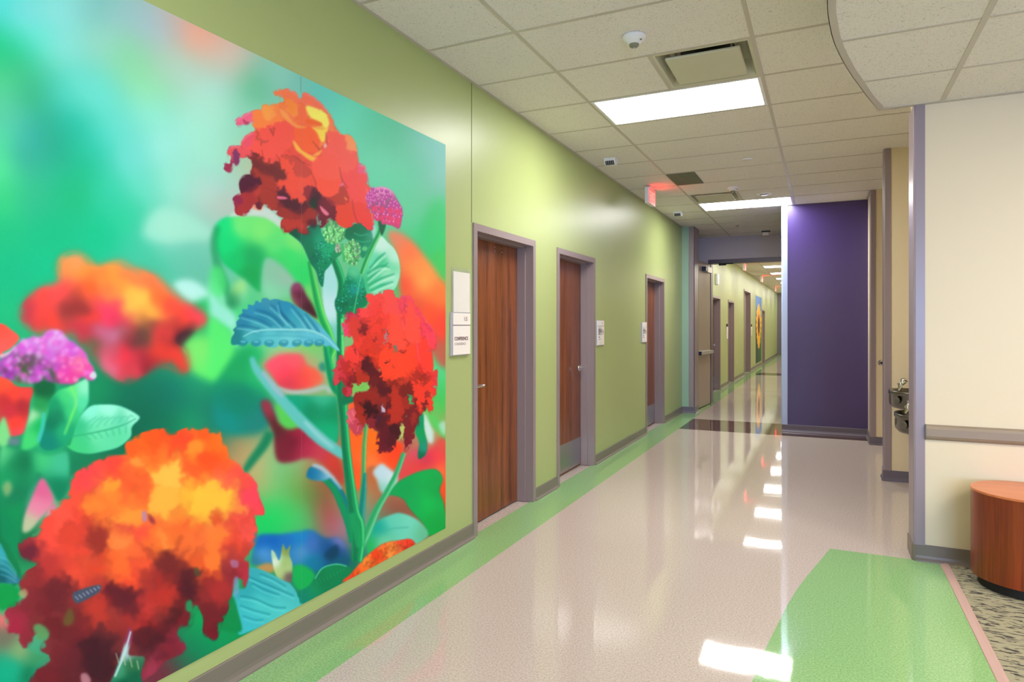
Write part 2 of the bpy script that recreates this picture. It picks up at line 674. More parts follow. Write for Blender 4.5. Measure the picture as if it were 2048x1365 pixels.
# expansion joint beside the first door
g = G()
g.box(XL - .001, XL + .0012, 4.006, 4.013, 2.19, H, M['joint'])
structure('trim_5', g)
# pier closing the nearer corridor on the left: teal face, lavender guard
g = G()
g.box(XL + .001, -2.015, 11.42, 11.80, 0, H, M['teal'])
structure('wall_pier', g)
g = G()
g.box(-2.095, -2.000, 11.408, 11.42, 0.10, H, M['guard'], bev=.004)
g.box(-2.015, -2.000, 11.408, 11.50, 0.10, H, M['guard'], bev=.004)
structure('trim_6', g)
g = G()
g.box(-2.015, -2.003, 11.50, 11.80, 0, H, M['frame'])
g.box(XL + .001, -2.0, 11.80, 11.815, 0, H, M['frame'])
structure('trim_7', g)
# header wall with the cross corridor doorway
g = G()
g.box(XL + .001, XR, 12.97, 13.17, 2.735, H, M['header'])
g.box(XL + .001, -2.02, 12.97, 13.17, 0, 2.735, M['header'])
g.box(-0.35, XR, 12.97, 13.17, 0, 2.735, M['header'])
structure('wall_header', g)
M['darkframe'] = mat('dark_plum_enamel', rgb(92, 82, 104), rough=0.35)
g = G()
g.box(-2.02, -0.35, 12.95, 13.19, 2.66, 2.735, M['darkframe'], bev=.004)
g.box(-2.02, -1.965, 12.95, 13.19, 0, 2.66, M['darkframe'], bev=.004)
g.box(-0.40, -0.35, 12.95, 13.19, 0, 2.66, M['darkframe'], bev=.004)
structure('trim_8', g)
# purple block
g = G()
g.box(-0.535, XR, 9.955, 12.96, 0, H, M['purple'])
structure('wall_purple', g)
g = G()
prof = [(-0.478, 9.955), (-0.478, 9.947), (-0.535, 9.940), (-0.549, 9.944), (-0.557, 9.955), (-0.557, 10.03), (-0.545, 10.03), (-0.535, 9.955)]
g.prism(prof, 0.10, H, M['paleguard'])
structure('trim_9', g)
# far corridor right side and end
g = G()
g.box(-0.30, -0.10, 13.17, YF, 0, H, M['beige'])
structure('wall_right', g)
g = G()
g.box(XL - .3, 7.5, YF, YF + .3, 0, H + .02, M['farwall'])
structure('wall_end', g)
# lounge wall and alcove piers
g = G()
g.box(0.51, 7.5, 4.84, 5.08, 0, H, M['beige'])
structure('wall_lounge', g)
g = G()
g.box(0.51, 3.1, 7.2, 7.42, 0, H, M['beige'])
structure('wall_pier', g)
g = G()
g.box(0.51, 3.1, 9.30, 9.955, 0, H, M['beige'])
structure('wall_pier', g)
g = G()
g.box(1.06, 1.20, 5.08, 7.2, 0, H, M['beige'])
structure('wall_alcove', g)
g = G()
g.box(1.8, 1.95, 7.42, 9.3, 0, H, M['beige'])
structure('wall_alcove', g)
g = G()
g.box(7.4, 7.6, YB, 4.84, 0, H, M['beige'])
structure('wall_side', g)
# wall behind the camera, with the lounge window
g = G()
g.box(XL - .3, 1.2, YB - .2, YB, 0, H + .02, M['beige'])
g.box(5.2, 7.6, YB - .2, YB, 0, H + .02, M['beige'])
g.box(1.2, 5.2, YB - .2, YB, 0, 0.4, M['beige'])
g.box(1.2, 5.2, YB - .2, YB, 2.6, H + .02, M['beige'])
structure('wall_back', g)
g = G()
for x in (1.2, 2.5, 3.83, 5.15):
    g.box(x, x + .05, YB - .14, YB - .06, 0.4, 2.6, M['frame'])
g.box(1.2, 5.2, YB - .14, YB - .06, 0.4, 0.45, M['frame'])
g.box(1.2, 5.2, YB - .14, YB - .06, 2.55, 2.6, M['frame'])
w1 = structure('window_1', g)

# corner guards of the lounge corner and the alcove piers
def guard(nm, y, w=0.055, flank=0.16, z0=0.10, z1=H, xc=0.503, top=None):
    g = G()
    prof = [(0.562, y - .001), (0.562, y - .009), (0.512, y - .011), (0.502, y - .007), (0.498, y + .002), (0.498, y + flank), (0.509, y + flank), (0.509, y - .001)]
    g.prism(prof, z0, z1, M['guard'])
    return structure(nm, g)


guard('trim_10', 4.84, z1=HL + .0, flank=0.235)
guard('trim_11', 7.2, flank=0.10)
guard('trim_12', 9.30, flank=0.10)

# ------------------------------------------------------------------ baseboards
def base_y(g, x, s, y0, y1, m=None):
    """cove base running along Y on a wall face at x; s=+1 when it sticks out to +X"""
    m = m or M['base']
    pts = [(x, 0.0), (x + s * .024, 0.0), (x + s * .023, .006), (x + s * .012, .02), (x + s * .009, .035), (x + s * .009, .098), (x + s * .006, .102), (x, .102)]
    g.prism(pts, y0, y1, m, axis='Y')


def base_x(g, y, s, x0, x1, m=None):
    m = m or M['base']
    pts = [(y, 0.0), (y + s * .024, 0.0), (y + s * .023, .006), (y + s * .012, .02), (y + s * .009, .035), (y + s * .009, .098), (y + s * .006, .102), (y, .102)]
    g.prism(pts, x0, x1, m, axis='X')


g = G()
y = YB
for (a, b, z) in LD:
    if a > 12 and y < 12:
        base_y(g, XL, 1, y, 11.42)
        y = 13.17
    base_y(g, XL, 1, y, a)
    y = b
base_y(g, XL, 1, y, YF)
structure('baseboard_left', g)
M['bluebase'] = mat('lavender_rubber', rgb(108, 100, 118), rough=0.35)
g = G()
base_x(g, 11.42, -1, XL, -1.995, M['bluebase'])
base_y(g, -2.003, 1, 11.42, 11.80, M['bluebase'])
structure('baseboard_pier', g)
g = G()
base_x(g, 9.955, -1, -0.55, XR, M['bluebase'])
base_y(g, XR, -1, 9.30, 9.955)
base_x(g, 9.30, -1, 0.495, 1.8, M['bluebase'])
structure('baseboard_far', g)
g = G()
base_x(g, 7.2, -1, 0.495, 1.06, M['bluebase'])
base_y(g, 0.51, -1, 7.19, 7.42, M['bluebase'])
base_y(g, 1.06, -1, 5.08, 7.2, M['bluebase'])
structure('baseboard_alcove', g)
g = G()
base_x(g, 4.84, -1, 0.51, 7.4)
pts = [(0.51, 4.816), (0.498, 4.822), (0.490, 4.84), (0.490, 5.08), (0.51, 5.08)]
g.prism(pts, 0, 0.10, M['base'])
structure('baseboard_lounge', g)
g = G()
base_x(g, YF, -1, XL, XR)
structure('baseboard_end', g)


# ------------------------------------------------------------------ doors of the left wall
def left_door(n, y0, y1, z, leaf_m=None, kick=False, lever=None, depth=0.13, screws=False):
    """hollow metal frame recessed in the left wall, leaf set back"""
    w = 0.052
    x = XL
    leaf_m = leaf_m or M['door']
    root = empty('door_%d' % n, (x, (y0 + y1) / 2, 0))
    root['kind'] = 'structure'
    L = root.location

    def put(g, nm, par=root):
        o = g.build(nm)
        o.parent = par
        off = Vector((0, 0, 0))
        p = par
        while p is not None:
            off = off + Vector(p.location)
            p = p.parent
        o.location = -off
        return o
    g = G()
    prof = [(x + .012, 0), (x - depth * .62, 0), (x - depth * .62, 0.016), (x - depth, 0.016), (x - depth, -w * .0)]
    # jambs: face, reveal and stop
    for s, ya in ((1, y0), (-1, y1)):
        pts = [(x + .012, ya), (x + .012, ya + s * w), (x - depth * .45, ya + s * w), (x - depth * .45, ya + s * (w + .016)), (x - depth - .05, ya + s * (w + .016)), (x - depth - .05, ya)]
        g.prism(pts, 0, z, M['frame'])
    pts = [(x + .012, z), (x + .012, z - w), (x - depth * .45, z - w), (x - depth * .45, z - w - .016), (x - depth - .05, z - w - .016), (x - depth - .05, z)]
    g.prism(pts, y0 + w, y1 - w, M['frame'], axis='Y')
    put(g, 'door_frame')
    g = G()
    g.box(x - depth - .045, x - depth, y0 + w + .01, y1 - w - .01, 0.008, z - w - .008, leaf_m, bev=.002)
    leaf = put(g, 'door_leaf')
    g = G()
    g.box(x - depth - .09, x - depth - .055, y0, y1, 0, z, M['dark'])
    put(g, 'back_panel')
    if kick:
        g = G()
        g.box(x - depth, x - depth + .002, y0 + w + .035, y1 - w - .035, 0.02, 0.30, M['steel'])
        put(g, 'kick_plate', leaf)
    xf = x - depth
    if lever:
        yl = y1 - w - .085 if lever == 'far' else y0 + w + .135
        s = -1 if lever == 'far' else 1
        g = G()
        g.lathe([(0, .0), (.036, .0), (.036, .010), (.030, .015), (.014, .018), (.014, .055), (0, .055)], M['chrome'], c=(xf, yl, 1.03), axis='X', seg=24)
        g.tube([(xf + .045, yl, 1.03), (xf + .050, yl + s * .03, 1.03), (xf + .050, yl + s * .130, 1.028)], [.012, .013, .011], M['chrome'])
        put(g, 'door_handle', leaf)
    if screws:
        for yy in (y0 + .60, y0 + .72):
            for zz in (z - w - .075, z - w - .045):
                g = G()
                g.lathe([(0, .0), (.005, .0), (.004, .003), (0, .003)], M['chrome'], c=(xf, yy, zz), axis='X', seg=10)
                put(g, 'screw', leaf)
    return root


left_door(1, *LD[0], lever='near', screws=True)
left_door(2, *LD[1], kick=True, lever='far', screws=False)
left_door(3, *LD[2], kick=True)
left_door(4, *LD[3], kick=True, lever='far')
left_door(5, *LD[4])
M['greyleaf'] = mat('taupe_enamel_leaf', rgb(150, 136, 134), rough=0.35)
left_door(6, *LD[5], leaf_m=M['greyleaf'])
left_door(7, *LD[6])

# the open cross corridor leaf, folded back against the pier
root = thing('door_8', (0, 0, 0), 'x', 'x')
for kk in ('label', 'category'):
    del root[kk]
root['kind'] = 'structure'
g = G()
quad = [(-2.045, 11.885), (-1.972, 12.90), (-2.018, 12.904), (-2.091, 11.889)]
g.prism(quad, 0.012, 2.64, M['leafpaint'])
leaf = g.build('door_leaf', root)
d = Vector((-1.972 + 2.045, 12.90 - 11.885, 0)).normalized()
nn = Vector((d.y, -d.x, 0))


def onleaf(t, out, z):
    p = Vector((-2.045, 11.885, 0)) + d * t + nn * out
    return (p.x, p.y, z)


def leafbox(g, t0, t1, o0, o1, z0, z1, m):
    vs = [onleaf(t, o, z) for t in (t0, t1) for o in (o0, o1) for z in (z0, z1)]
    g.add(vs, [(0, 1, 3, 2), (4, 6, 7, 5), (0, 4, 5, 1), (2, 3, 7, 6), (0, 2, 6, 4), (1, 5, 7, 3)], m)


g = G()
leafbox(g, .03, .98, .0, .012, .955, 1.03, M['steel'])
leafbox(g, .03, .98, .012, .075, .965, 1.02, M['diffuser'])
leafbox(g, .0, .03, .0, .08, .96, 1.025, M['louver'])
g.build('panic_bar', leaf)
g = G()
leafbox(g, .52, .86, .0, .07, 2.46, 2.56, M['steel'])
leafbox(g, .36, .52, .0, .075, 2.47, 2.55, M['louver'])
g.build('door_closer', leaf)

# small black coordinator bracket under the doorway head
g = G()
g.box(-1.83, -1.70, 12.99, 13.06, 2.625, 2.665, M['black'], bev=.004)
g.box(-1.70, -1.57, 13.0, 13.04, 2.645, 2.665, M['black'])
tag(g.build('door_bracket', origin=(-1.76, 13.02, 2.625)), 'small black bracket under the left end of the doorway head, above the open beige door', 'bracket')
g = G()
g.box(-0.70, -0.66, 12.99, 13.06, 2.60, 2.66, M['white'], bev=.004)
g.box(-0.725, -0.70, 12.99, 13.06, 2.59, 2.66, M['black'], bev=.004)
tag(g.build('door_stop_bracket', origin=(-0.69, 13.02, 2.60)), 'small white and black bracket under the doorway head beside the pale blue wall corner', 'bracket')

# ------------------------------------------------------------------ signs
def strip(g, parent, yc, z0, z1, w, xout=XL + .012, m=None):
    g.box(XL, xout, yc - w / 2, yc + w / 2, z0, z1, m or M['signwhite'], bev=.0015)


RL = (math.pi / 2, 0, math.pi / 2)   # text on a face that looks towards +X

t = thing('paper_holder', (XL, 3.86, 1.56), 'clear acrylic wall pocket holding a blank white sheet, above the conference sign', 'sign holder')
g = G()
g.box(0, .004, -.125, .115, 0.0, .30, M['acrylic'])
g.box(.0105, .0125, -.125, .115, 0.0, .275, M['acrylic'])
g.box(.004, .0105, -.125, -.119, 0.0, .275, M['acrylic'])
g.box(.004, .0105, .109, .115, 0.0, .275, M['acrylic'])
g.build('pocket', t)
g = G()
g.box(.005, .0095, -.108, .107, 0.004, .272, M['signwhite'])
g.build('paper', t)
for yy in (-.10, .09):
    g = G()
    g.lathe([(0, .004), (.005, .004), (.004, .008), (0, .008)], M['steel'], c=(0, yy, .287), axis='X', seg=12)
    g.build('screw', t)

t = thing('conference_sign', (XL, 3.842, 1.275), 'ivory sign reading 115 and CONFERENCE, beside the first wooden door', 'sign')
g = G()
g.box(0, .016, -.127, .118, 0, .288, M['signframe'], bev=.002)
g.build('backing', t)
g = G()
g.box(.016, .020, -.112, .116, .205, .282, M['signwhite'], bev=.001)
g.build('number_plate', t)
g = G()
g.box(.016, .019, -.112, .116, .006, .197, M['signwhite'], bev=.001)
g.build('name_plate', t)
lettering('number', '115', .040, M['brownink'], t, (.0205, .025, .243), RL, sx=.8, bold=.0004)
lettering('title', 'CONFERENCE', .033, M['brownink'], t, (.0195, -.098, .112), RL, sx=.86, bold=.0006)
lettering('subtitle', 'CONFERENCE', .024, M['paleink'], t, (.0195, -.098, .077), RL, sx=1.0)


def picto(g, y, z, h, kind, m):
    """flat pictogram in the sign plane"""
    x0, x1 = .0165, .0180
    def poly(pts):
        g.prism([(y + p[0] * h, z + p[1] * h) for p in pts], x0, x1, m, axis='X')
    circ = [(math.cos(a) * .075, .92 + math.sin(a) * .075) for a in [i * math.pi / 6 for i in range(12)]]
    if kind == 'man':
        poly(circ)
        poly([(-.16, .82), (.16, .82), (.19, .78), (.19, .45), (.13, .45), (.13, 0), (.02, 0), (.02, .42), (-.02, .42), (-.02, 0), (-.13, 0), (-.13, .45), (-.19, .45), (-.19, .78)])
    elif kind == 'woman':
        poly(circ)
        poly([(-.12, .82), (.12, .82), (.24, .46), (.18, .44), (.11, .66), (.20, .28), (.09, .28), (.09, 0), (.015, 0), (.015, .28), (-.015, .28), (-.015, 0), (-.09, 0), (-.09, .28), (-.20, .28), (-.11, .66), (-.18, .44), (-.24, .46)])
    else:
        c2 = [(p[0] * .8 - .05, p[1] * .8 - .02) for p in circ]
        poly(c2)
        poly([(-.09, .62), (0, .62), (0, .42), (.17, .42), (.28, .14), (.38, .18), (.36, .26), (.31, .24), (.22, .50), (0, .50), (0, .35), (-.09, .35)])
        ring = [(math.cos(a) * .2 - .02, .22 + math.sin(a) * .2) for a in [math.pi * (.55 + i / 10 * 1.25) for i in range(11)]]
        ring2 = [(math.cos(a) * .15 - .02, .22 + math.sin(a) * .15) for a in [math.pi * (.55 + i / 10 * 1.25) for i in range(10, -1, -1)]]
        poly(ring + ring2)


def restroom(loc, label, group=None):
    t = thing('restroom_sign', loc, label, 'sign', group)
    g = G()
    g.box(0, .014, -.12, .118, 0, .272, M['signframe'], bev=.002)
    g.build('backing', t)
    g = G()
    g.box(.014, .0165, -.112, .116, .212, .268, M['signwhite'], bev=.001)
    g.build('number_plate', t)
    g = G()
    g.box(.014, .0165, -.112, .116, .006, .206, M['signwhite'], bev=.001)
    g.build('name_plate', t)
    g = G()
    picto(g, -.062, .112, .086, 'man', M['ink'])
    picto(g, -.002, .112, .086, 'woman', M['ink'])
    picto(g, .062, .112, .086, 'chair', M['brownink'])
    g.build('pictograms', t)
    lettering('number', '11', .030, M['paleink'], t, (.017, .035, .240), RL, sx=.9)
    lettering('title', 'REST', .020, M['ink'], t, (.017, -.082, .090), RL, sx=1.2)
    lettering('subtitle', 'ROOM', .020, M['paleink'], t, (.017, -.082, .066), RL, sx=1.2)
    g = G()
    for i in range(7):
        for j in range(3):
            if (i * 7 + j * 5) % 3:
                g.lathe([(0, .0165), (.0022, .0165), (.0014, .0178), (0, .0178)], M['paleink'], c=(0, -.06 + i * .018, .022 + j * .007), axis='X', seg=8)
    g.build('braille', t)
    return t


rs = restroom((XL, 6.875, 1.262), 'white restroom sign with pictograms on the green wall right of the second wooden door')
copy_thing(rs, (XL, 8.79, 1.252), 'white restroom sign with pictograms touching the frame of the third wooden door')


def far_sign(loc, label):
    t = thing('room_sign', loc, label, 'sign')
    g = G()
    g.box(0, .016, -.10, .10, 0, .30, M['signwhite'], bev=.002)
    g.build('plate', t)
    g = G()
    g.box(0, .02, -.10, .10, .30, .37, M['black'], bev=.002)
    g.build('holder', t)
    return t


fs = far_sign((XL, 14.42, 1.16), 'white room sign with dark top beside the first door beyond the doorway')
copy_thing(fs, (XL, 17.10, 1.16), 'white room sign with dark top beside the second door beyond the doorway')
copy_thing(fs, (XL, 23.05, 1.16), 'white room sign with dark top right of the tall grey doorway')
g = G()
g.box(0, .06, -.10, .10, 0, .24, M['white'], bev=.01)
g.box(.06, .062, -.06, .06, .02, .12, M['signframe'])
o = g.build('alarm_strobe')
o.location = (XL, 15.28, 2.40)
tag(o, 'white box alarm high on the green wall above the first far door', 'alarm')
g = G()
g.box(0, .006, -.035, .035, 0, .115, M['white'], bev=.002)
g.box(.006, .008, -.018, .018, .02, .05, M['signframe'])
g.box(.006, .008, -.018, .018, .065, .095, M['signframe'])
o = g.build('wall_outlet')
o.location = (XL, 19.29, 0.43)
tag(o, 'white power outlet low on the far green wall', 'outlet')
g = G()
g.box(-.006, 0, -.035, .035, 0, .115, M['white'], bev=.002)
o = g.build('wall_outlet')
o.location = (XR, 9.45, 0.52)
tag(o, 'white power outlet on the beige wall at the purple wall edge', 'outlet')
# round lock bumper beside the alcove
g = G()
g.lathe([(0, -.05), (.018, -.05), (.018, -.03), (.036, -.02), (.040, -.006), (.040, 0), (0, 0)], M['chrome'], c=(0, 0, 0), axis='Y', seg=28)
g.lathe([(0, -.054), (.012, -.052), (.018, -.048), (.0185, -.046)], M['louver'], c=(0, 0, 0), axis='Y', seg=20)
o = g.build('wall_door_stop')
o.location = (0.622, 9.30, 1.02)
tag(o, 'round chrome knob on the narrow beige wall between the two alcoves', 'knob')

# ------------------------------------------------------------------ ceiling lights
def troffer(loc, label, lens=None, w=1.225, l=DY, group='recessed ceiling lights', prev=None):
    if prev:
        return copy_thing(prev, loc, label, group)
    t = thing('ceiling_light', loc, label, 'light', group)
    g = G()
    a, b = w / 2 - .012, l / 2 - .012
    fr = .022
    for (x0, x1, y0, y1) in ((-a, a, -b, -b + fr), (-a, a, b - fr, b), (-a, -a + fr, -b + fr, b - fr), (a - fr, a, -b + fr, b - fr)):
        g.box(x0, x1, y0, y1, -.004, .01, M['white'])
    g.box(-a, a, -b, b, .012, .09, M['white'])
    g.build('housing', t)
    g = G()
    g.box(-a + fr, a - fr, -b + fr, b - fr, -.001, .008, lens or M['troffer'])
    g.build('lens', t)
    return t


words = {2 - 14: 'lit ceiling panel at the near end of the corridor, outside the view', -5: 'lit ceiling panel above the mural, outside the view', 2: 'large lit white ceiling panel beside the nearer air diffuser', 9: 'lit white ceiling panel in front of the purple wall'}
first = None
FARN = ['first', 'second', 'third', 'fourth', 'fifth', 'sixth', 'seventh', 'eighth', 'ninth']
fi = 0
for k in LIGHT_K:
    loc = ((-1.61 - 0.385) / 2, gy(k) + DY / 2, H)
    if k in words:
        lab = words[k]
    else:
        lab = 'lit ceiling panel beyond the doorway, %s one past the header' % FARN[fi]
        fi += 1
    if k not in words:
        if k == 17:
            farl = troffer(loc, lab, lens=M['troffer_f'])
        else:
            troffer(loc, lab, prev=farl)
    elif k == -5:
        troffer(loc, lab, lens=M['troffer_n'])
    elif first is None:
        first = troffer(loc, lab)
    else:
        troffer(loc, lab, prev=first)
lf = None
for i, (x, y) in enumerate([(2.49, 2.62), (2.49, 0.03), (4.93, 2.62), (4.93, 0.03)]):
    lab = ['nearest', 'second', 'third', 'fourth'][i] + ' lit panel in the lounge ceiling right of the frame'
    if lf is None:
        lf = troffer((x, y, HL - .012), lab, lens=M['troffer_l'], l=.60, group='lounge ceiling lights')
    else:
        troffer((x, y, HL - .012), lab, prev=lf, group='lounge ceiling lights')


# ------------------------------------------------------------------ air diffusers and return grille
def diffuser(loc, label, prev=None):
    if prev:
        return copy_thing(prev, loc, label)
    t = thing('air_diffuser', loc, label, 'air vent')
    a, b = .295, .313
    g = G()
    # flared pan: rim then sloped sides to a recessed top
    r = [(-a, -b), (a, -b), (a, b), (-a, b)]
    r1 = [(p[0] * .93, p[1] * .93) for p in r]
    r2 = [(p[0] * .80, p[1] * .80) for p in r]
    vs = [(p[0], p[1], -.002) for p in r] + [(p[0], p[1], 0.0) for p in r1] + [(p[0], p[1], .10) for p in r2]
    fs = []
    for j in range(2):
        for i in range(4):
            fs.append((j * 4 + i, j * 4 + (i + 1) % 4, (j + 1) * 4 + (i + 1) % 4, (j + 1) * 4 + i))
    fs.append((8, 9, 10, 11))
    g.add(vs, fs, M['diffuser'])
    g.build('pan', t)
    g = G()
    g.lathe([(0, .095), (.17, .095), (.17, .099), (0, .099)], M['black'], seg=32)
    g.build('duct_opening', t)
    g = G()
    g.box(-.225, .225, -.235, .235, -.012, .004, M['diffuser'], bev=.005)
    g.build('face_plate', t)
    for sx in (-1, 1):
        for sy in (-1, 1):
            g = G()
            g.box(sx * .17 - .006, sx * .17 + .006, sy * .17 - .006, sy * .17 + .006, .004, .10, M['steel'])
            g.build('hanger', t)
    return t


d1 = diffuser(((-0.997 - .385) / 2, gy(1) + DY / 2, H), 'square air diffuser with pale face plate beside the nearer lit panel')
diffuser(((-1.61 - 1.0) / 2, gy(8) + DY / 2, H), 'square air diffuser beside the lit panel near the purple wall', prev=d1)
g = G()
g.box(-.155, .155, -DY / 2 + .012, DY / 2 - .012, -.004, .01, M['grille'])
for i in range(20):
    x = -.15 + i * .0158
    g.box(x - .002, x + .002, -DY / 2 + .02, DY / 2 - .02, -.009, -.003, M['grille'])
o = g.build('return_grille')
o.location = (-1.61 + .155 + .006, gy(6) + DY / 2, H)
tag(o, 'grey green return air grille flush in the ceiling next to the exit sign', 'air vent')


# ------------------------------------------------------------------ ceiling devices
def detector(loc, label, prev=None, s=1.0):
    if prev:
        o = copy_thing(prev, loc, label)
        return o
    t = thing('smoke_detector', loc, label, 'detector')
    g = G()
    g.lathe([(0, 0), (.068, 0), (.070, -.004), (.068, -.016), (.055, -.026), (.036, -.044), (.030, -.048), (0, -.048)], M['white'], seg=40)
    g.build('body', t)
    g = G()
    g.lathe([(.030, -.044), (.026, -.058), (.022, -.064), (0, -.066)], M['grille'], seg=28)
    g.build('sensor', t)
    g = G()
    g.lathe([(0, -.064), (.004, -.066), (.003, -.075), (0, -.076)], M['white'], seg=10)
    g.build('tip', t)
    g = G()
    g.lathe([(0, 0), (.008, 0), (.006, -.004), (0, -.005)], M['grille'], c=(.045, -.02, -.033), seg=14)
    g.build('lens', t)
    return t


dt = detector((-1.006, 3.773, H - .001), 'larger looking white dome smoke detector beside the nearer air diffuser')
detector((-1.012, 8.371, H - .001), 'small white dome smoke detector just before the second lit panel', prev=dt)

g = G()
g.lathe([(0, 0), (.048, 0), (.050, -.004), (.046, -.010), (0, -.011)], M['white'], seg=32)
o = g.build('sprinkler_cover')
o.location = (-.713, 7.011, H - .003)
tag(o, 'small round white sprinkler cover on the ceiling between the two lit panels', 'sprinkler')

t = thing('recessed_speaker', (-.709, 8.983, H - .001), 'round chrome rimmed ceiling fixture touching the second lit panel', 'ceiling fixture')
g = G()
g.lathe([(.058, -.004), (.066, -.010), (.088, -.004), (.090, 0), (.058, 0)], M['white'], seg=40)
g.build('rim', t)
g = G()
g.lathe([(0, -.022), (.030, -.019), (.052, -.010), (.058, -.004)], M['chrome'], seg=36)
g.build('dome', t)


def sensor(loc, label, prev=None):
    if prev:
        return copy_thing(prev, loc, label)
    t = thing('motion_sensor', loc, label, 'sensor')
    g = G()
    pts = [(-.055, 0), (.055, 0), (.055, -.028), (.02, -.065), (-.028, -.065), (-.055, -.028)]
    g.prism([(p[0], p[1]) for p in pts], -.058, .058, M['white'], axis='X')
    g.build('housing', t)
    g = G()
    # louvred eye facing back down the corridor
    vs = [(-.044, -.0555, -.030), (.044, -.0555, -.030), (.044, -.030, -.066), (-.044, -.030, -.066)]
    vs = [(v[0], v[1] - .003, v[2]) for v in vs] + [(v[0], v[1] + .004, v[2]) for v in vs]
    g.add(vs, [(0, 1, 2, 3), (4, 5, 6, 7), (0, 1, 5, 4), (1, 2, 6, 5), (2, 3, 7, 6), (3, 0, 4, 7)], M['louver'])
    for i in range(4):
        x = -.030 + i * .020
        q = [(x - .0015, -.0595, -.031), (x + .0015, -.0595, -.031), (x + .0015, -.034, -.067), (x - .0015, -.034, -.067)]
        g.add(q + [(v[0], v[1] + .003, v[2]) for v in q], [(0, 1, 2, 3), (4, 5, 6, 7), (0, 1, 5, 4), (1, 2, 6, 5), (2, 3, 7, 6), (3, 0, 4, 7)], M['signframe'])
    g.build('eye', t)
    return t


sn = sensor((-1.955, 6.444, H - .001), 'white boxed ceiling sensor with dark louvred eye, nearer of two')
sensor((-1.967, 9.851, H - .001), 'white boxed ceiling sensor with dark louvred eye, left of the far lit panel', prev=sn)


def exit_sign(loc, label, prev=None, group=None):
    if prev:
        return copy_thing(prev, loc, label)
    t = thing('exit_sign', loc, label, 'exit sign')
    g = G()
    g.box(-.026, .026, -.155, .155, -.212, -.018, M['white'], bev=.004)
    g.box(-.03, .03, -.06, .06, -.018, 0, M['white'], bev=.003)
    g.build('housing', t)
    g = G()
    g.box(.026, .030, -.145, .145, -.200, -.030, M['exitface'])
    g.build('lit_face', t)
    lettering('letters', 'EXIT', .15, M['exitletter'], t, (.0305, 0, -.117), RL, sx=.82, align='CENTER', bold=.002)
    return t


ex = exit_sign((-1.93, 7.98, H), 'red lit EXIT sign under the ceiling, nearest of the exit signs')
exit_sign((-1.95, 18.5, H), 'first small red EXIT sign hanging beyond the doorway', prev=ex)
exit_sign((-1.93, 23.5, H), 'second small red EXIT sign hanging beyond the doorway', prev=ex)
exit_sign((-1.93, 30.0, H), 'farthest small red EXIT sign near the dark end wall', prev=ex)

g = G()
g.box(-.07, .07, -.05, .05, -.02, 0, M['louver'], bev=.003)
g.box(-.055, .055, -.04, .04, -.075, -.02, M['signframe'], bev=.006)
g.box(-.045, .05, -.035, .045, -.088, -.075, M['leafpaint'], bev=.003)
o = g.build('ceiling_sensor_box')
o.location = (-0.953, 12.50, H)
tag(o, 'small grey box hanging from the ceiling in front of the doorway header', 'sensor')
g = G()
g.lathe([(0, 0), (.035, 0), (.035, -.004), (.012, -.008), (.012, -.025), (.02, -.028), (0, -.03)], M['steel'], seg=20)
o = g.build('fire_sprinkler')
o.location = (-1.33, 11.594, H)
tag(o, 'tiny metal sprinkler head on the ceiling before the header', 'sprinkler')

# ------------------------------------------------------------------ crash rail on the lounge wall
t = thing('wall_rail', (0.562, 4.84, 0.81), 'taupe protective rail running along the beige wall above the wooden drum', 'wall rail')
g = G()
pts = [(0, -.047), (-.012, -.047), (-.026, -.036), (-.032, -.022), (-.032, .022), (-.026, .038), (-.012, .047), (0, .047)]
g.prism(pts, 0.006, 6.6, M['rail'], axis='X')
g.build('cover', t)
g = G()
pts2 = [(0, -.048), (-.013, -.048), (-.027, -.037), (-.033, -.022), (-.033, .022), (-.027, .039), (-.013, .048), (0, .048)]
g.prism(pts2, 0.0, 0.006, M['base'], axis='X')
g.build('end_cap', t)

# ------------------------------------------------------------------ drum table
t = thing('drum_table', (1.015, 4.565, 0.006), 'round cherry wood drum table on a black recessed base, against the beige wall', 'table')
DR = 0.258
g = G()
g.lathe([(DR - .035, 0), (DR - .035, .06)], M['black'], seg=72)
g.lathe([(0, .0), (DR - .035, .0)], M['black'], seg=72, smooth=False)
g.build('base', t)
g = G()
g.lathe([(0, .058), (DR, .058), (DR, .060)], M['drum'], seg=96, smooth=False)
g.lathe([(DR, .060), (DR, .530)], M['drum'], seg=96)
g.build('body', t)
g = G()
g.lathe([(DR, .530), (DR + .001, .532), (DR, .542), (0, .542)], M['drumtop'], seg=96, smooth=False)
g.build('top', t)


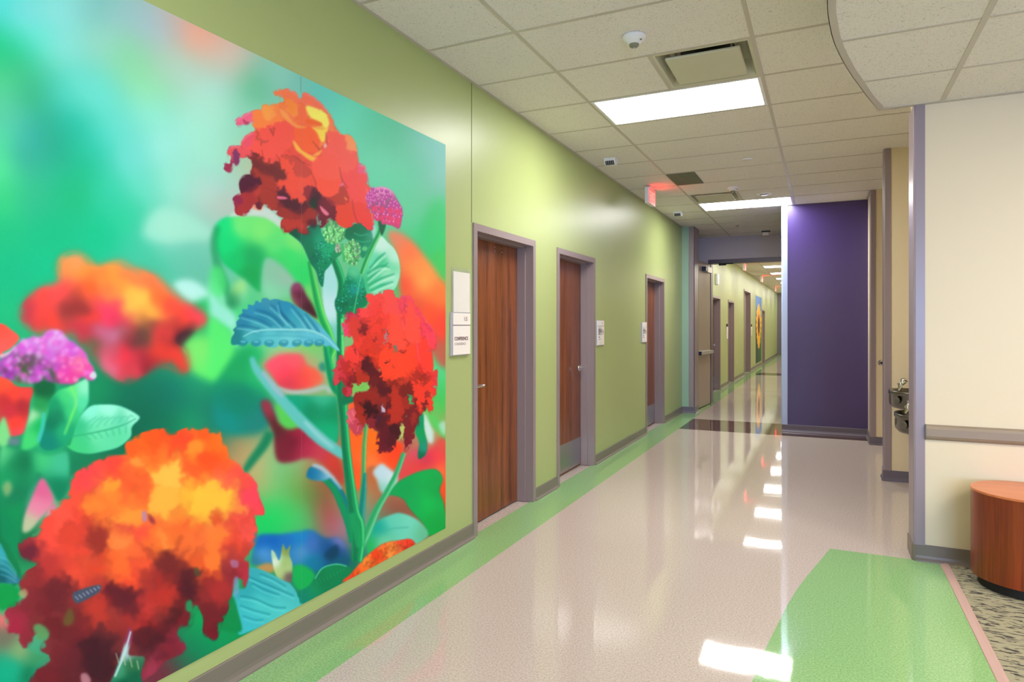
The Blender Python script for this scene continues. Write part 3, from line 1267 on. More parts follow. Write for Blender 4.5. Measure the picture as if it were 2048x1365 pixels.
# ------------------------------------------------------------------ drinking fountains
def fountain(loc, label, prev=None):
    """bowl that sticks out of a wall at local x=0 towards -X; rim top at local z=0"""
    if prev:
        return copy_thing(prev, loc, label)
    t = thing('drinking_fountain', loc, label, 'drinking fountain')
    W2, D = .265, .545
    # plan outline (x from wall 0 to -D), rounded front
    def plan(k=1.0, dz=0.0, n=28):
        pts = [(0.0, -W2 * k)]
        for i in range(n + 1):
            a = -math.pi / 2 + math.pi * i / n
            c, s_ = math.cos(a), math.sin(a)
            pts.append((-(D - .23) * k - .23 * k * (abs(c) ** .8), W2 * k * (1 if s_ > 0 else -1) * abs(s_) ** .8))
        pts.append((0.0, W2 * k))
        return pts
    P = plan()
    n = len(P)
    g = G()
    levels = [(1.0, -.005), (1.0, -.030), (.985, -.034), (.985, -.125), (.95, -.148), (.84, -.162)]
    vs, fs = [], []
    for k, z in levels:
        vs += [(p[0] * k, p[1] * k, z) for p in P]
    for j in range(len(levels) - 1):
        fs += [(j * n + i, j * n + i + 1, (j + 1) * n + i + 1, (j + 1) * n + i) for i in range(n - 1)]
    fs.append([(len(levels) - 1) * n + i for i in range(n)])
    g.add(vs, fs, M['fountsteel'], True)
    g.build('apron', t)
    g = G()
    cx = -D * .52
    lv = [(1.0, -.005), (.995, 0.0), (.93, 0.0), (.90, -.006), (.84, -.035), (.60, -.055), (.18, -.064)]
    vs, fs = [], []
    for k, z in lv:
        vs += [(cx + (p[0] - cx) * k, p[1] * k, z) for p in P]
    for j in range(len(lv) - 1):
        fs += [(j * n + i, j * n + (i + 1) % n, (j + 1) * n + (i + 1) % n, (j + 1) * n + i) for i in range(n)]
    fs.append([(len(lv) - 1) * n + i for i in range(n)])
    g.add(vs, fs, M['fountsteel'], True)
    bowl = g.build('basin', t)
    g = G()
    g.lathe([(0, 0), (.030, 0), (.026, .003), (0, .003)], M['chrome'], c=(cx, 0, -.063), seg=20)
    g.build('drain', bowl)
    # bubbler: swept chrome hood
    g = G()
    bx, by = -D + .085, -.04
    g.tube([(bx, by, -.02), (bx, by, .015), (bx + .004, by + .002, .040), (bx + .016, by + .004, .062), (bx + .036, by + .010, .078), (bx + .050, by + .014, .072)], [.017, .016, .018, .021, .017, .010], M['chrome'], seg=16)
    g.tube([(bx + .006, by - .002, .030), (bx - .004, by, .060), (bx + .014, by + .004, .092), (bx + .040, by + .012, .098), (bx + .060, by + .018, .080)], [.010, .017, .018, .018, .008], M['chrome'], seg=14)
    g.build('bubbler', t)
    for (px, py, ax) in ((-.14, -W2 * .985, 'Y'), (-D * .985, 0, 'X')):
        # profile turned about the wall normal, standing 4 mm proud
        g = G()
        sgn = -1
        prof = [(0, sgn * .004), (.030, sgn * .004), (.034, sgn * .001), (.036, 0), (0, 0)]
        c = (px, py, -.075)
        g.lathe(prof, M['button'], c=c, axis=ax, seg=28)
        g.build('push_button', t)
    # third button on the rounded shoulder
    g = G()
    g.lathe([(0, -.004), (.026, -.004), (.030, -.001), (.031, .004), (0, .004)], M['button'], axis='Y', seg=28)
    b = g.build('push_button', t)
    b.location = (-D + .050, -W2 + .068, -.078)
    b.rotation_euler = (0, 0, math.radians(-50))
    g = G()
    g.box(-.20, 0, -.13, .13, -.34, -.16, M['fountsteel'], bev=.012)
    return t


ft = fountain((1.06, 6.86, 0.895), 'stainless drinking fountain in the alcove, higher and farther of the pair')
fountain((1.06, 6.30, 0.755), 'stainless drinking fountain in the alcove, lower and nearer of the pair', prev=ft)


# ------------------------------------------------------------------ the printed flower mural
# The print is one flat picture on the wall. Its drawing below is a tracing of the print's shapes; every
# traced point is carried onto the wall plane, and the picture is stored as the colour of a fine mesh.
class Print:
    def __init__(s, x0, y0, w, h):
        s.x0, s.y0, s.w, s.h = x0, y0, w, h
        s.a = np.zeros((h, w, 3), np.float32)
        s.rs = np.random.RandomState(7)

    def field(s, S, x0, y0, w, h, soft=14.0, step=4, p=2.0, post=0.0):
        """colours spread smoothly between samples"""
        gx = np.arange(x0, x0 + w + step, step, dtype=np.float32)
        gyy = np.arange(y0, y0 + h + step, step, dtype=np.float32)
        X, Y = np.meshgrid(gx, gyy)
        num = np.zeros(X.shape + (3,), np.float32)
        den = np.zeros(X.shape, np.float32)
        for q in S:
            d = ((X - q[0]) ** 2 + (Y - q[1]) ** 2 + soft * soft)
            wt = 1.0 / d ** p
            num += wt[..., None] * np.array(q[2], np.float32)
            den += wt
        c = num / den[..., None]
        if post > 0:
            c = np.stack([s.blur(c[..., i], post) for i in range(3)], -1)
        # bilinear upsampling
        fx = (np.arange(w) / step)
        fy = (np.arange(h) / step)
        ix, iy = fx.astype(int), fy.astype(int)
        tx, ty = (fx - ix)[None, :, None], (fy - iy)[:, None, None]
        a = c[iy][:, ix]
        b = c[iy][:, ix + 1]
        d_ = c[iy + 1][:, ix]
        e = c[iy + 1][:, ix + 1]
        return a * (1 - tx) * (1 - ty) + b * tx * (1 - ty) + d_ * (1 - tx) * ty + e * tx * ty

    def blur(s, m, sg):
        if sg < 0.35:
            return m
        r = int(sg * 2.6) + 1
        k = np.exp(-0.5 * (np.arange(-r, r + 1) / sg) ** 2).astype(np.float32)
        k /= k.sum()
        for ax in (0, 1):
            pad = [(r, r) if i == ax else (0, 0) for i in range(2)]
            mp = np.pad(m, pad, mode='edge')
            out = np.zeros_like(m)
            for i, kv in enumerate(k):
                out += kv * (mp[i:i + m.shape[0]] if ax == 0 else mp[:, i:i + m.shape[1]])
            m = out
        return m

    def box_of(s, pts, pad):
        P = np.array(pts, float)
        xa = max(int(P[:, 0].min() - pad) - s.x0, 0)
        xb = min(int(P[:, 0].max() + pad) + 2 - s.x0, s.w)
        ya = max(int(P[:, 1].min() - pad) - s.y0, 0)
        yb = min(int(P[:, 1].max() + pad) + 2 - s.y0, s.h)
        return xa, xb, ya, yb

    def mask(s, pts, bx, blur):
        xa, xb, ya, yb = bx
        X = np.arange(xa, xb, dtype=np.float32) + s.x0
        Y = np.arange(ya, yb, dtype=np.float32) + s.y0
        ss = 2 if blur < 2 else 1
        m = np.zeros((yb - ya, xb - xa), np.float32)
        P = np.array(pts, np.float32)
        Q = np.roll(P, -1, 0)
        for oy in ([-.25, .25] if ss == 2 else [0]):
            for ox in ([-.25, .25] if ss == 2 else [0]):
                inside = np.zeros(m.shape, bool)
                for (ax, ay), (bx_, by) in zip(P, Q):
                    if ay == by:
                        continue
                    yy = Y + oy
                    rows = np.where((ay > yy) != (by > yy))[0]
                    if len(rows) == 0:
                        continue
                    xi = (bx_ - ax) * (yy[rows] - ay) / (by - ay) + ax
                    inside[rows] ^= (X[None, :] + ox) < xi[:, None]
                m += inside
        m /= ss * ss
        return s.blur(m, blur)

    def put(s, bx, m, c):
        xa, xb, ya, yb = bx
        v = s.a[ya:yb, xa:xb]
        v += m[..., None] * (c - v)

    def poly(s, pts, c, blur=1.0, alpha=1.0, soft=12.0, sm=True, clip=None):
        if sm:
            pts = curve(pts)
        bx = s.box_of(pts, blur * 3 + 2)
        if bx[1] <= bx[0] or bx[3] <= bx[2]:
            return
        m = s.mask(pts, bx, blur) * alpha
        if clip is not None:
            m = m * clip[bx[2]:bx[3], bx[0]:bx[1]]
        if isinstance(c, list):
            col = s.field(c, bx[0] + s.x0, bx[2] + s.y0, bx[1] - bx[0], bx[3] - bx[2], soft, post=soft / 7.0)
        else:
            col = np.array(c, np.float32)
        s.put(bx, m, col)

    def stroke(s, pts, w, c, blur=1.0, alpha=1.0, sm=True):
        """tapering band along a line; w is one width or one per point"""
        n = len(pts)
        ws = list(w) if isinstance(w, (list, tuple)) else [w] * n
        if len(ws) != n:
            ws = list(np.interp(np.linspace(0, 1, n), np.linspace(0, 1, len(ws)), ws))
        if sm:
            P = smooth_curve([(p[0], p[1]) for p in pts], 6)
            W = []
            for i in range(n - 1):
                for j in range(6):
                    W.append(ws[i] + (ws[i + 1] - ws[i]) * j / 6)
            W.append(ws[-1])
        else:
            P, W = pts, ws
        L, R = [], []
        for i, p in enumerate(P):
            a, b = P[max(i - 1, 0)], P[min(i + 1, len(P) - 1)]
            dx, dy = b[0] - a[0], b[1] - a[1]
            d = math.hypot(dx, dy) or 1
            L.append((p[0] - dy / d * W[i] / 2, p[1] + dx / d * W[i] / 2))
            R.append((p[0] + dy / d * W[i] / 2, p[1] - dx / d * W[i] / 2))
        s.poly(L + R[::-1], c, blur, alpha, sm=False)

    def full(s, pts):
        m = np.zeros((s.h, s.w), np.float32)
        pts = curve(pts)
        bx = s.box_of(pts, 6)
        m[bx[2]:bx[3], bx[0]:bx[1]] = s.mask(pts, bx, 1.5)
        return m

    def ragged(s, m, amp, cell, seed=1):
        """tears petal edges: shifts the picture by a smooth random field inside a mask"""
        q = np.random.RandomState(seed)
        ys, xs_ = np.where(m > .05)
        ya, yb, xa, xb = ys.min(), ys.max() + 1, xs_.min(), xs_.max() + 1
        h, w = yb - ya, xb - xa
        D = []
        for c in (0, 1):
            f = s.blur(q.randn(h, w).astype(np.float32), cell / 3.0)
            D.append(f / (f.std() + 1e-6) * amp * np.minimum(m[ya:yb, xa:xb] * 1.2, 1))
        Y, X = np.mgrid[ya:yb, xa:xb].astype(np.float32)
        Xs, Ys = np.clip(X + D[0], 0, s.w - 2), np.clip(Y + D[1], 0, s.h - 2)
        ix, iy = Xs.astype(int), Ys.astype(int)
        tx, ty = (Xs - ix)[..., None], (Ys - iy)[..., None]
        a = s.a
        s.a[ya:yb, xa:xb] = a[iy, ix] * (1 - tx) * (1 - ty) + a[iy, ix + 1] * tx * (1 - ty) + a[iy + 1, ix] * (1 - tx) * ty + a[iy + 1, ix + 1] * tx * ty

    def soften(s, m, sg):
        ys, xs_ = np.where(m > .02)
        ya, yb, xa, xb = ys.min(), ys.max() + 1, xs_.min(), xs_.max() + 1
        v = s.a[ya:yb, xa:xb]
        bl = np.stack([s.blur(v[..., i], sg) for i in range(3)], -1)
        v += m[ya:yb, xa:xb][..., None] * (bl - v)

    def floret(s, x, y, r, c, clip, lobes=4, shade=0.35, blur=1.0, sh=(2, 4), ragged=0.28):
        rs = s.rs
        a0 = rs.rand() * 6.28
        pts = []
        k = 26
        for i in range(k):
            a = a0 + 2 * math.pi * i / k
            rr = r * (1 - ragged + ragged * math.cos(lobes * a + a0)) * (0.93 + 0.14 * rs.rand())
            pts.append((x + rr * math.cos(a), y + rr * 1.12 * math.sin(a)))
        c = np.array(c, float)
        s.poly([(p[0] + sh[0], p[1] + sh[1]) for p in pts], tuple(c * np.array([.45, .3, .35])), blur * 2.4, shade, sm=False, clip=clip)
        s.poly(pts, tuple(np.clip(c, 0, 255)), blur, 1.0, sm=False, clip=clip)

    def florets(s, outline, S, n, r, clip, jit=16, shade=.35, blur=1.0, soft=14, order='up', lobes=(3, 4, 5)):
        P = np.array(outline)
        xa, xb, ya, yb = P[:, 0].min(), P[:, 0].max(), P[:, 1].min(), P[:, 1].max()
        rs = s.rs
        pts = []
        tries = 0
        while len(pts) < n and tries < n * 60:
            tries += 1
            x, y = xa + rs.rand() * (xb - xa), ya + rs.rand() * (yb - ya)
            ix, iy = int(x - s.x0), int(y - s.y0)
            if not (0 <= ix < s.w and 0 <= iy < s.h) or clip[iy, ix] < .5:
                continue
            if any((x - q[0]) ** 2 + (y - q[1]) ** 2 < (r * .62) ** 2 for q in pts):
                continue
            pts.append((x, y))
        pts.sort(key=lambda q: -q[1] if order == 'up' else q[1])
        for (x, y) in pts:
            num, den = np.zeros(3), 0
            for q in S:
                w = 1 / ((x - q[0]) ** 2 + (y - q[1]) ** 2 + soft * soft) ** 2
                num += w * np.array(q[2])
                den += w
            c = num / den
            j = (rs.rand() - .5) * 2 * jit
            c = c + np.array([j * .7, j, j * .6])
            s.floret(x, y, r * (.75 + .5 * rs.rand()), c, clip, lobes=lobes[rs.randint(len(lobes))], shade=shade, blur=blur)


def curve(pts, n=4):
    out = []
    m = len(pts)
    for i in range(m):
        p0, p1, p2, p3 = pts[i - 1], pts[i], pts[(i + 1) % m], pts[(i + 2) % m]
        for j in range(n):
            t = j / n
            out.append(tuple(0.5 * ((2 * p1[a]) + (-p0[a] + p2[a]) * t + (2 * p0[a] - 5 * p1[a] + 4 * p2[a] - p3[a]) * t * t + (-p0[a] + 3 * p1[a] - 3 * p2[a] + p3[a]) * t ** 3) for a in (0, 1)))
    return out


def tr(x0, y0, sc):
    """tracing sheet with its own origin and scale"""
    def f(*v):
        if len(v) == 1:
            return [f(*q) for q in v[0]]
        if len(v) == 3:
            return (x0 + v[0] / sc, y0 + v[1] / sc, v[2])
        return (x0 + v[0] / sc, y0 + v[1] / sc)
    return f


A = tr(0, 0, 1.0)
B1 = tr(0, 0, 4.0156)
B2 = tr(420, 160, 4.0146)
B3 = tr(0, 480, 3.4133)
B4 = tr(420, 400, 3.7917)
B5 = tr(0, 800, 2.4167)
B6 = tr(440, 680, 3.7913)
B7 = tr(440, 900, 3.7913)

pr = Print(-320, -200, 1222, 1960)
BG = [(5, 20, (70, 195, 190)), (50, 30, (118, 200, 200)), (120, 30, (130, 208, 205)), (200, 20, (125, 190, 185)), (250, 30, (150, 195, 195)), (300, 50, (165, 195, 205)), (330, 60, (178, 195, 200)), (350, 40, (205, 185, 178)), (385, 55, (245, 175, 150)), (400, 75, (248, 178, 150)), (430, 90, (240, 188, 168)), (455, 110, (225, 205, 190)),
      (5, 80, (30, 180, 130)), (5, 108, (25, 175, 110)), (30, 130, (50, 170, 115)), (45, 100, (40, 185, 140)), (80, 80, (100, 210, 195)), (50, 60, (90, 205, 195)), (130, 90, (125, 210, 200)), (200, 80, (140, 205, 185)), (260, 105, (135, 210, 165)), (285, 145, (138, 215, 160)), (305, 175, (145, 225, 175)), (330, 130, (175, 210, 190)), (370, 140, (180, 218, 200)), (440, 130, (205, 208, 190)), (420, 200, (175, 235, 215)),
      (5, 160, (75, 190, 130)), (5, 220, (80, 185, 145)), (5, 280, (75, 200, 145)), (5, 330, (80, 215, 140)), (60, 190, (50, 165, 120)), (60, 270, (50, 165, 158)), (30, 250, (75, 180, 155)), (40, 310, (45, 155, 140)), (90, 230, (40, 160, 130)), (100, 270, (36, 155, 128)), (120, 300, (30, 160, 130)), (140, 250, (25, 175, 150)), (150, 280, (28, 180, 145)), (130, 200, (70, 195, 178)), (170, 180, (100, 210, 195)), (200, 200, (100, 215, 200)), (170, 330, (20, 180, 130)), (190, 300, (40, 190, 165)), (215, 270, (85, 210, 195)), (260, 260, (110, 215, 200)), (330, 290, (155, 232, 218)), (260, 320, (110, 215, 205)), (400, 260, (165, 238, 215)), (430, 310, (170, 238, 210)), (300, 230, (140, 230, 205)),
      (5, 400, (50, 195, 120)), (60, 400, (40, 175, 130)), (150, 390, (20, 178, 120)), (220, 380, (45, 198, 160)), (280, 370, (100, 215, 190)), (350, 360, (150, 228, 205)), (420, 380, (185, 218, 208)), (5, 460, (20, 180, 120)), (100, 470, (10, 180, 125)), (200, 470, (5, 190, 135)), (250, 430, (40, 198, 150)), (20, 550, (5, 178, 125)), (100, 520, (5, 185, 130)), (5, 620, (20, 180, 120)), (30, 700, (30, 170, 110)), (290, 500, (60, 195, 160)), (300, 550, (60, 190, 150)), (360, 510, (95, 195, 170)), (400, 540, (100, 190, 165)), (340, 470, (150, 222, 200)), (400, 490, (110, 200, 175)),
      (560, 150, (150, 218, 200)), (430, 170, (175, 230, 215)), (510, 175, (105, 200, 155)), (590, 170, (130, 205, 190)), (640, 185, (100, 212, 200)), (700, 230, (105, 228, 195)), (760, 250, (88, 212, 168)), (790, 280, (80, 203, 155)), (850, 285, (115, 205, 190)), (885, 310, (130, 205, 200)), (885, 360, (135, 200, 190)), (870, 410, (110, 205, 160)), (800, 350, (95, 218, 172)), (830, 330, (90, 205, 165)), (760, 320, (105, 222, 180)), (440, 230, (175, 238, 215)), (430, 290, (160, 230, 210)), (430, 340, (150, 222, 205)), (440, 380, (165, 215, 205)), (450, 410, (188, 188, 178)), (430, 440, (165, 205, 190)), (480, 230, (140, 220, 190)), (470, 300, (150, 225, 195)), (490, 320, (185, 190, 155)),
      (820, 430, (105, 215, 165)), (880, 430, (70, 200, 140)), (850, 470, (60, 205, 130)), (880, 500, (60, 205, 120)), (888, 550, (70, 205, 110)),
      (200, 773, (10, 140, 90)), (249, 773, (0, 112, 85)), (300, 820, (0, 105, 80)), (351, 790, (0, 115, 100)), (400, 760, (25, 155, 110)), (433, 817, (0, 112, 92)), (380, 850, (20, 155, 105)), (340, 850, (0, 110, 80)), (250, 850, (0, 95, 70)), (440, 870, (10, 110, 90)),
      (500, 700, (70, 205, 130)), (445, 640, (70, 215, 130)), (420, 700, (60, 215, 110)), (470, 740, (15, 165, 95)), (520, 760, (40, 195, 110)), (480, 800, (0, 135, 110)), (460, 840, (10, 140, 130)), (500, 860, (20, 130, 110)), (560, 700, (150, 215, 150)), (620, 700, (110, 215, 95)), (640, 720, (140, 190, 140)),
      (506, 878, (190, 175, 115)), (480, 899, (200, 145, 95)), (476, 883, (190, 140, 90)), (525, 920, (195, 190, 130)), (517, 955, (210, 165, 110)), (540, 980, (150, 190, 110)), (559, 926, (110, 200, 130)), (553, 950, (90, 205, 130)), (598, 960, (120, 175, 90)), (598, 985, (110, 150, 60)), (630, 987, (80, 130, 60)), (560, 1000, (70, 215, 120)), (545, 1030, (0, 210, 90)), (598, 1030, (60, 218, 110)), (620, 1050, (60, 200, 110)), (651, 1019, (190, 45, 60)), (656, 1050, (205, 50, 70)), (677, 1058, (190, 120, 160)), (525, 1048, (10, 208, 100)),
      (880, 745, (80, 215, 140)), (890, 800, (55, 200, 90)), (870, 860, (150, 210, 110)), (850, 830, (90, 205, 90)), (890, 880, (215, 110, 80)), (870, 915, (250, 70, 90)), (840, 920, (215, 65, 75)), (885, 950, (255, 85, 45)), (890, 1000, (240, 70, 30)), (820, 960, (240, 60, 60)), (800, 990, (170, 180, 120)), (840, 880, (180, 130, 110)),
      (700, 1000, (110, 180, 100)), (740, 1000, (140, 190, 120)), (750, 970, (220, 90, 40)), (755, 1010, (190, 70, 80)), (790, 1005, (160, 60, 60)), (720, 1040, (110, 160, 160)), (750, 1040, (60, 170, 110)), (800, 1010, (120, 50, 40)), (770, 1090, (60, 180, 140)),
      (640, 940, (210, 70, 60)), (665, 960, (190, 60, 50)), (600, 920, (140, 190, 130)),
      (20, 900, (20, 140, 90)), (60, 960, (10, 130, 90)), (20, 1000, (10, 120, 90)), (30, 1050, (0, 100, 60)), (100, 870, (40, 190, 120)), (150, 930, (10, 120, 80)), (90, 1010, (120, 190, 140)), (60, 1080, (20, 120, 70)), (5, 1180, (20, 150, 80)), (40, 1200, (60, 170, 120)), (10, 1300, (60, 180, 140)), (50, 1340, (0, 160, 120)), (90, 1320, (60, 160, 120)), (20, 1260, (140, 160, 110)),
      (400, 1290, (0, 140, 90)), (420, 1240, (0, 165, 85)), (440, 1290, (0, 150, 90)), (380, 1330, (40, 110, 80)), (330, 1350, (120, 40, 60)), (460, 1250, (0, 150, 80)), (700, 1120, (0, 110, 90)), (640, 1130, (0, 100, 110)), (-150, 200, (60, 190, 130)), (-150, 600, (20, 180, 120)), (-150, 1000, (20, 140, 90)), (-200, -100, (80, 200, 180)), (200, -100, (120, 190, 185)), (-150, 1400, (20, 130, 80)), (100, 1500, (60, 40, 40))]
pr.a[:] = pr.field(BG, -320, -200, 1222, 1960, soft=20, step=6, p=2.0, post=3.0)
# ---- soft background shapes
P_ = pr.poly
St = pr.stroke
P_(A([(285, 470), (300, 430), (330, 415), (370, 425), (420, 455), (425, 478), (380, 482), (320, 485)]), (165, 230, 208), 9, .8)
P_(B3([(1180, 300), (1290, 270), (1400, 330), (1500, 450), (1536, 560), (1530, 640), (1450, 560), (1400, 480), (1260, 400)]), (185, 240, 232), 6, .95)
P_(A([(425, 560), (450, 600), (470, 650), (480, 690), (455, 680), (425, 640), (415, 600)]), (170, 238, 225), 7, .9)
P_(A([(375, 620), (440, 600), (470, 700), (450, 760), (405, 757), (370, 720)]), [(400, 700, (120, 232, 110)), (430, 640, (70, 215, 120)), (440, 740, (90, 235, 110)), (390, 640, (20, 170, 100))], 7)
P_(A([(430, 770), (480, 700), (520, 700), (530, 760), (540, 850), (480, 870), (430, 850)]), [(480, 730, (20, 165, 95)), (520, 740, (30, 190, 110)), (480, 800, (0, 130, 105)), (520, 850, (20, 130, 120)), (450, 850, (0, 140, 130))], 7)
# orange bloom out of focus at the right edge
P_(A([(775, 470), (792, 462), (820, 478), (850, 510), (880, 550), (900, 590), (900, 720), (885, 735), (868, 715), (850, 680), (820, 620), (800, 590), (795, 520)]), [(795, 480, (235, 140, 105)), (815, 500, (255, 125, 75)), (845, 560, (255, 165, 80)), (835, 540, (255, 150, 75)), (880, 590, (255, 125, 60)), (810, 570, (250, 90, 60)), (860, 630, (255, 85, 50)), (885, 650, (252, 70, 55)), (880, 710, (190, 100, 80)), (830, 620, (240, 90, 60))], 5)
P_(A([(868, 400), (895, 420), (895, 560), (870, 530), (850, 500), (845, 450)]), [(880, 430, (60, 205, 120)), (860, 480, (55, 205, 120)), (885, 530, (70, 200, 90))], 8, .8)
# far flower, mid left
F4 = B3([(430, 110), (520, 88), (590, 120), (660, 180), (760, 155), (830, 150), (900, 190), (1000, 220), (1080, 260), (1150, 330), (1250, 420), (1350, 470), (1412, 540), (1360, 600), (1250, 630), (1200, 690), (1265, 760), (1290, 870), (1250, 910), (1170, 870), (1080, 860), (1000, 910), (900, 960), (820, 960), (720, 900), (650, 820), (560, 720), (480, 650), (300, 645), (200, 600), (140, 520), (180, 410), (280, 330), (400, 290), (395, 220), (400, 150)])
S4 = B3([(520, 150, (255, 150, 85)), (460, 200, (255, 140, 70)), (600, 220, (255, 145, 60)), (620, 300, (255, 95, 45)), (780, 230, (255, 150, 60)), (900, 250, (255, 130, 70)), (1040, 290, (255, 120, 70)), (840, 330, (255, 150, 60)), (960, 430, (255, 200, 80)), (900, 390, (255, 190, 75)), (1020, 480, (255, 175, 70)), (1060, 400, (255, 110, 50)), (1150, 450, (252, 80, 60)), (1320, 520, (250, 65, 85)), (1250, 560, (250, 70, 55)), (400, 360, (252, 75, 75)), (280, 430, (240, 70, 65)), (200, 480, (190, 55, 70)), (350, 530, (235, 65, 55)), (500, 450, (165, 55, 50)), (470, 470, (150, 60, 60)), (600, 530, (235, 60, 55)), (720, 500, (240, 60, 100)), (800, 520, (230, 50, 90)), (650, 640, (190, 60, 80)), (720, 650, (190, 100, 135)), (800, 640, (170, 90, 100)), (920, 640, (150, 60, 60)), (1000, 630, (110, 80, 60)), (900, 700, (140, 45, 60)), (1080, 650, (220, 60, 60)), (1100, 760, (225, 60, 50)), (1200, 800, (235, 60, 50)), (1230, 660, (90, 25, 40)), (850, 800, (235, 50, 70)), (760, 860, (220, 100, 130)), (900, 880, (210, 60, 75)), (1010, 860, (150, 30, 50)), (600, 720, (110, 90, 70)), (560, 640, (200, 50, 70))])
P_(F4, (210, 110, 70), 9, .55)
P_(F4, S4, 6, 1, soft=9)
P_(B3([(430, 430), (500, 385), (580, 420), (590, 480), (520, 520), (430, 490)]), (150, 50, 50), 5, .85)
P_(B3([(1190, 640), (1260, 600), (1330, 610), (1300, 660), (1230, 730), (1190, 720)]), (70, 20, 40), 5, .85)
P_(B3([(930, 620), (1000, 600), (1010, 680), (940, 740), (900, 700)]), (95, 60, 55), 5, .7)
P_(B3([(640, 600), (760, 570), (810, 640), (780, 710), (680, 730)]), (190, 105, 140), 6, .7)
c4 = pr.full(F4)
pr.ragged(c4, 5.0, 26, 9)
c4 = pr.blur(c4, 5)
pr.soften(c4, 5)
# bright curled leaf behind the central stems
P_(B4([(40, 220), (70, 160), (150, 125), (280, 120), (420, 130), (520, 170), (600, 240), (690, 330), (740, 430), (770, 560), (800, 700), (850, 880), (860, 950), (780, 850), (720, 740), (640, 620), (560, 520), (430, 440), (400, 560), (395, 640), (380, 700), (300, 640), (200, 560), (100, 480), (45, 370)]),
   B4([(90, 200, (0, 222, 125)), (120, 330, (0, 215, 120)), (240, 190, (110, 232, 122)), (400, 230, (122, 235, 118)), (500, 330, (90, 225, 120)), (330, 440, (20, 170, 95)), (300, 560, (15, 165, 85)), (200, 470, (5, 195, 105)), (600, 420, (50, 222, 110)), (690, 560, (40, 215, 105)), (760, 740, (110, 215, 110)), (640, 330, (120, 232, 120)), (540, 470, (60, 215, 110))]), 3.2, soft=8)
P_(B4([(150, 125), (190, 95), (300, 95), (330, 60), (420, 60), (500, 110), (560, 190), (540, 215), (420, 135), (280, 118)]), (205, 222, 215), 2.5, .9)
P_(B4([(310, 60), (340, 15), (400, 50), (380, 80)]), (240, 150, 120), 2, .9)
P_(B4([(420, 470), (500, 470), (600, 560), (660, 640), (700, 720), (600, 730), (500, 760), (420, 740), (390, 640)]), B4([(480, 560, (135, 195, 165)), (600, 600, (150, 190, 170)), (450, 700, (130, 215, 170)), (620, 700, (120, 210, 160))]), 5)
St(B4([(60, 200), (30, 330), (60, 500), (110, 640), (150, 740)]), [12, 14, 16, 18, 10], (20, 150, 85), 4, .75)
P_(B4([(0, 540), (60, 500), (110, 560), (120, 680), (60, 760), (0, 740)]), (75, 225, 120), 5, .8)
P_(B4([(120, 780), (170, 650), (250, 600), (290, 680), (270, 760), (180, 830)]), B4([(230, 680, (160, 225, 140)), (170, 760, (30, 140, 90)), (270, 740, (110, 215, 160))]), 5)
P_(B4([(0, 700), (80, 780), (150, 850), (200, 900), (170, 980), (60, 920), (0, 860)]), (155, 232, 215), 5, .9)
P_(B4([(0, 920), (80, 940), (150, 1000), (160, 1120), (100, 1250), (0, 1330)]), (85, 235, 115), 5, .9)
# maroon bud behind the blue leaf
P_(B4([(610, 690), (640, 630), (690, 640), (730, 720), (780, 800), (820, 900), (740, 860), (640, 790)]), B4([(660, 660, (140, 60, 100)), (680, 720, (95, 30, 60)), (760, 830, (70, 25, 40)), (630, 760, (130, 70, 80))]), 3, soft=6)
# pale column between stems
P_(B4([(860, 560), (920, 480), (960, 560), (975, 700), (960, 800), (970, 1000), (960, 1100), (900, 1000), (870, 900), (850, 700)]), B4([(900, 600, (165, 225, 225)), (910, 850, (195, 232, 238)), (930, 1020, (110, 200, 190))]), 2)
# pink bloom and the pale blade at the lower left of the centre
P_(B6([(290, 210), (400, 100), (520, 80), (660, 100), (760, 200), (810, 330), (700, 400), (500, 420), (400, 380)]), (215, 150, 120), 8, .6)
P_(B6([(340, 190), (430, 120), (520, 105), (620, 115), (660, 190), (740, 230), (785, 310), (700, 365), (560, 385), (460, 365), (390, 270)]), B6([(430, 180, (255, 85, 110)), (560, 160, (245, 90, 105)), (500, 250, (255, 65, 90)), (700, 240, (250, 95, 70)), (760, 310, (240, 110, 80)), (620, 300, (250, 70, 70)), (520, 330, (215, 60, 80))]), 4)
St(B6([(440, 370), (560, 400), (700, 385), (800, 360), (840, 400)]), [6, 8, 8, 8, 10], (175, 200, 200), 3, .9)
P_(B6([(480, 430), (640, 425), (860, 430), (890, 470), (890, 780), (760, 700), (620, 590), (540, 510)]), B6([(600, 470, (0, 165, 125)), (700, 520, (0, 140, 95)), (850, 560, (0, 145, 95)), (830, 700, (0, 175, 120)), (760, 440, (60, 190, 150))]), 2.5)
P_(B6([(400, 700), (330, 560), (310, 470), (370, 460), (420, 560), (460, 640), (600, 650), (720, 720), (850, 840), (915, 960), (930, 1100), (850, 1010), (760, 920), (640, 900), (540, 930), (430, 910)]), B6([(350, 500, (150, 50, 70)), (420, 680, (90, 35, 40)), (480, 830, (120, 30, 50)), (620, 700, (165, 30, 60)), (640, 820, (180, 40, 75)), (760, 860, (200, 60, 80)), (870, 930, (210, 60, 45)), (900, 1040, (190, 60, 50)), (560, 780, (110, 20, 45))]), 4)
P_(B6([(420, 500), (470, 480), (560, 560), (620, 640), (540, 680), (470, 650)]), (85, 205, 85), 4)
St(B6([(380, 700), (330, 800), (240, 920), (180, 1010)]), [18, 18, 16, 10], (0, 125, 85), 4, .9)
St(B6([(240, 130), (280, 230), (420, 400), (600, 600), (760, 750), (900, 850), (960, 900)]), [8, 16, 20, 24, 24, 20, 10], (95, 195, 190), 2.5)
St(B6([(320, 240), (430, 380), (480, 430)]), [8, 12, 8], (160, 185, 200), 2.5, .8)
St(B6([(640, 620), (760, 740), (860, 820)]), [6, 10, 6], (150, 210, 215), 2.5, .8)
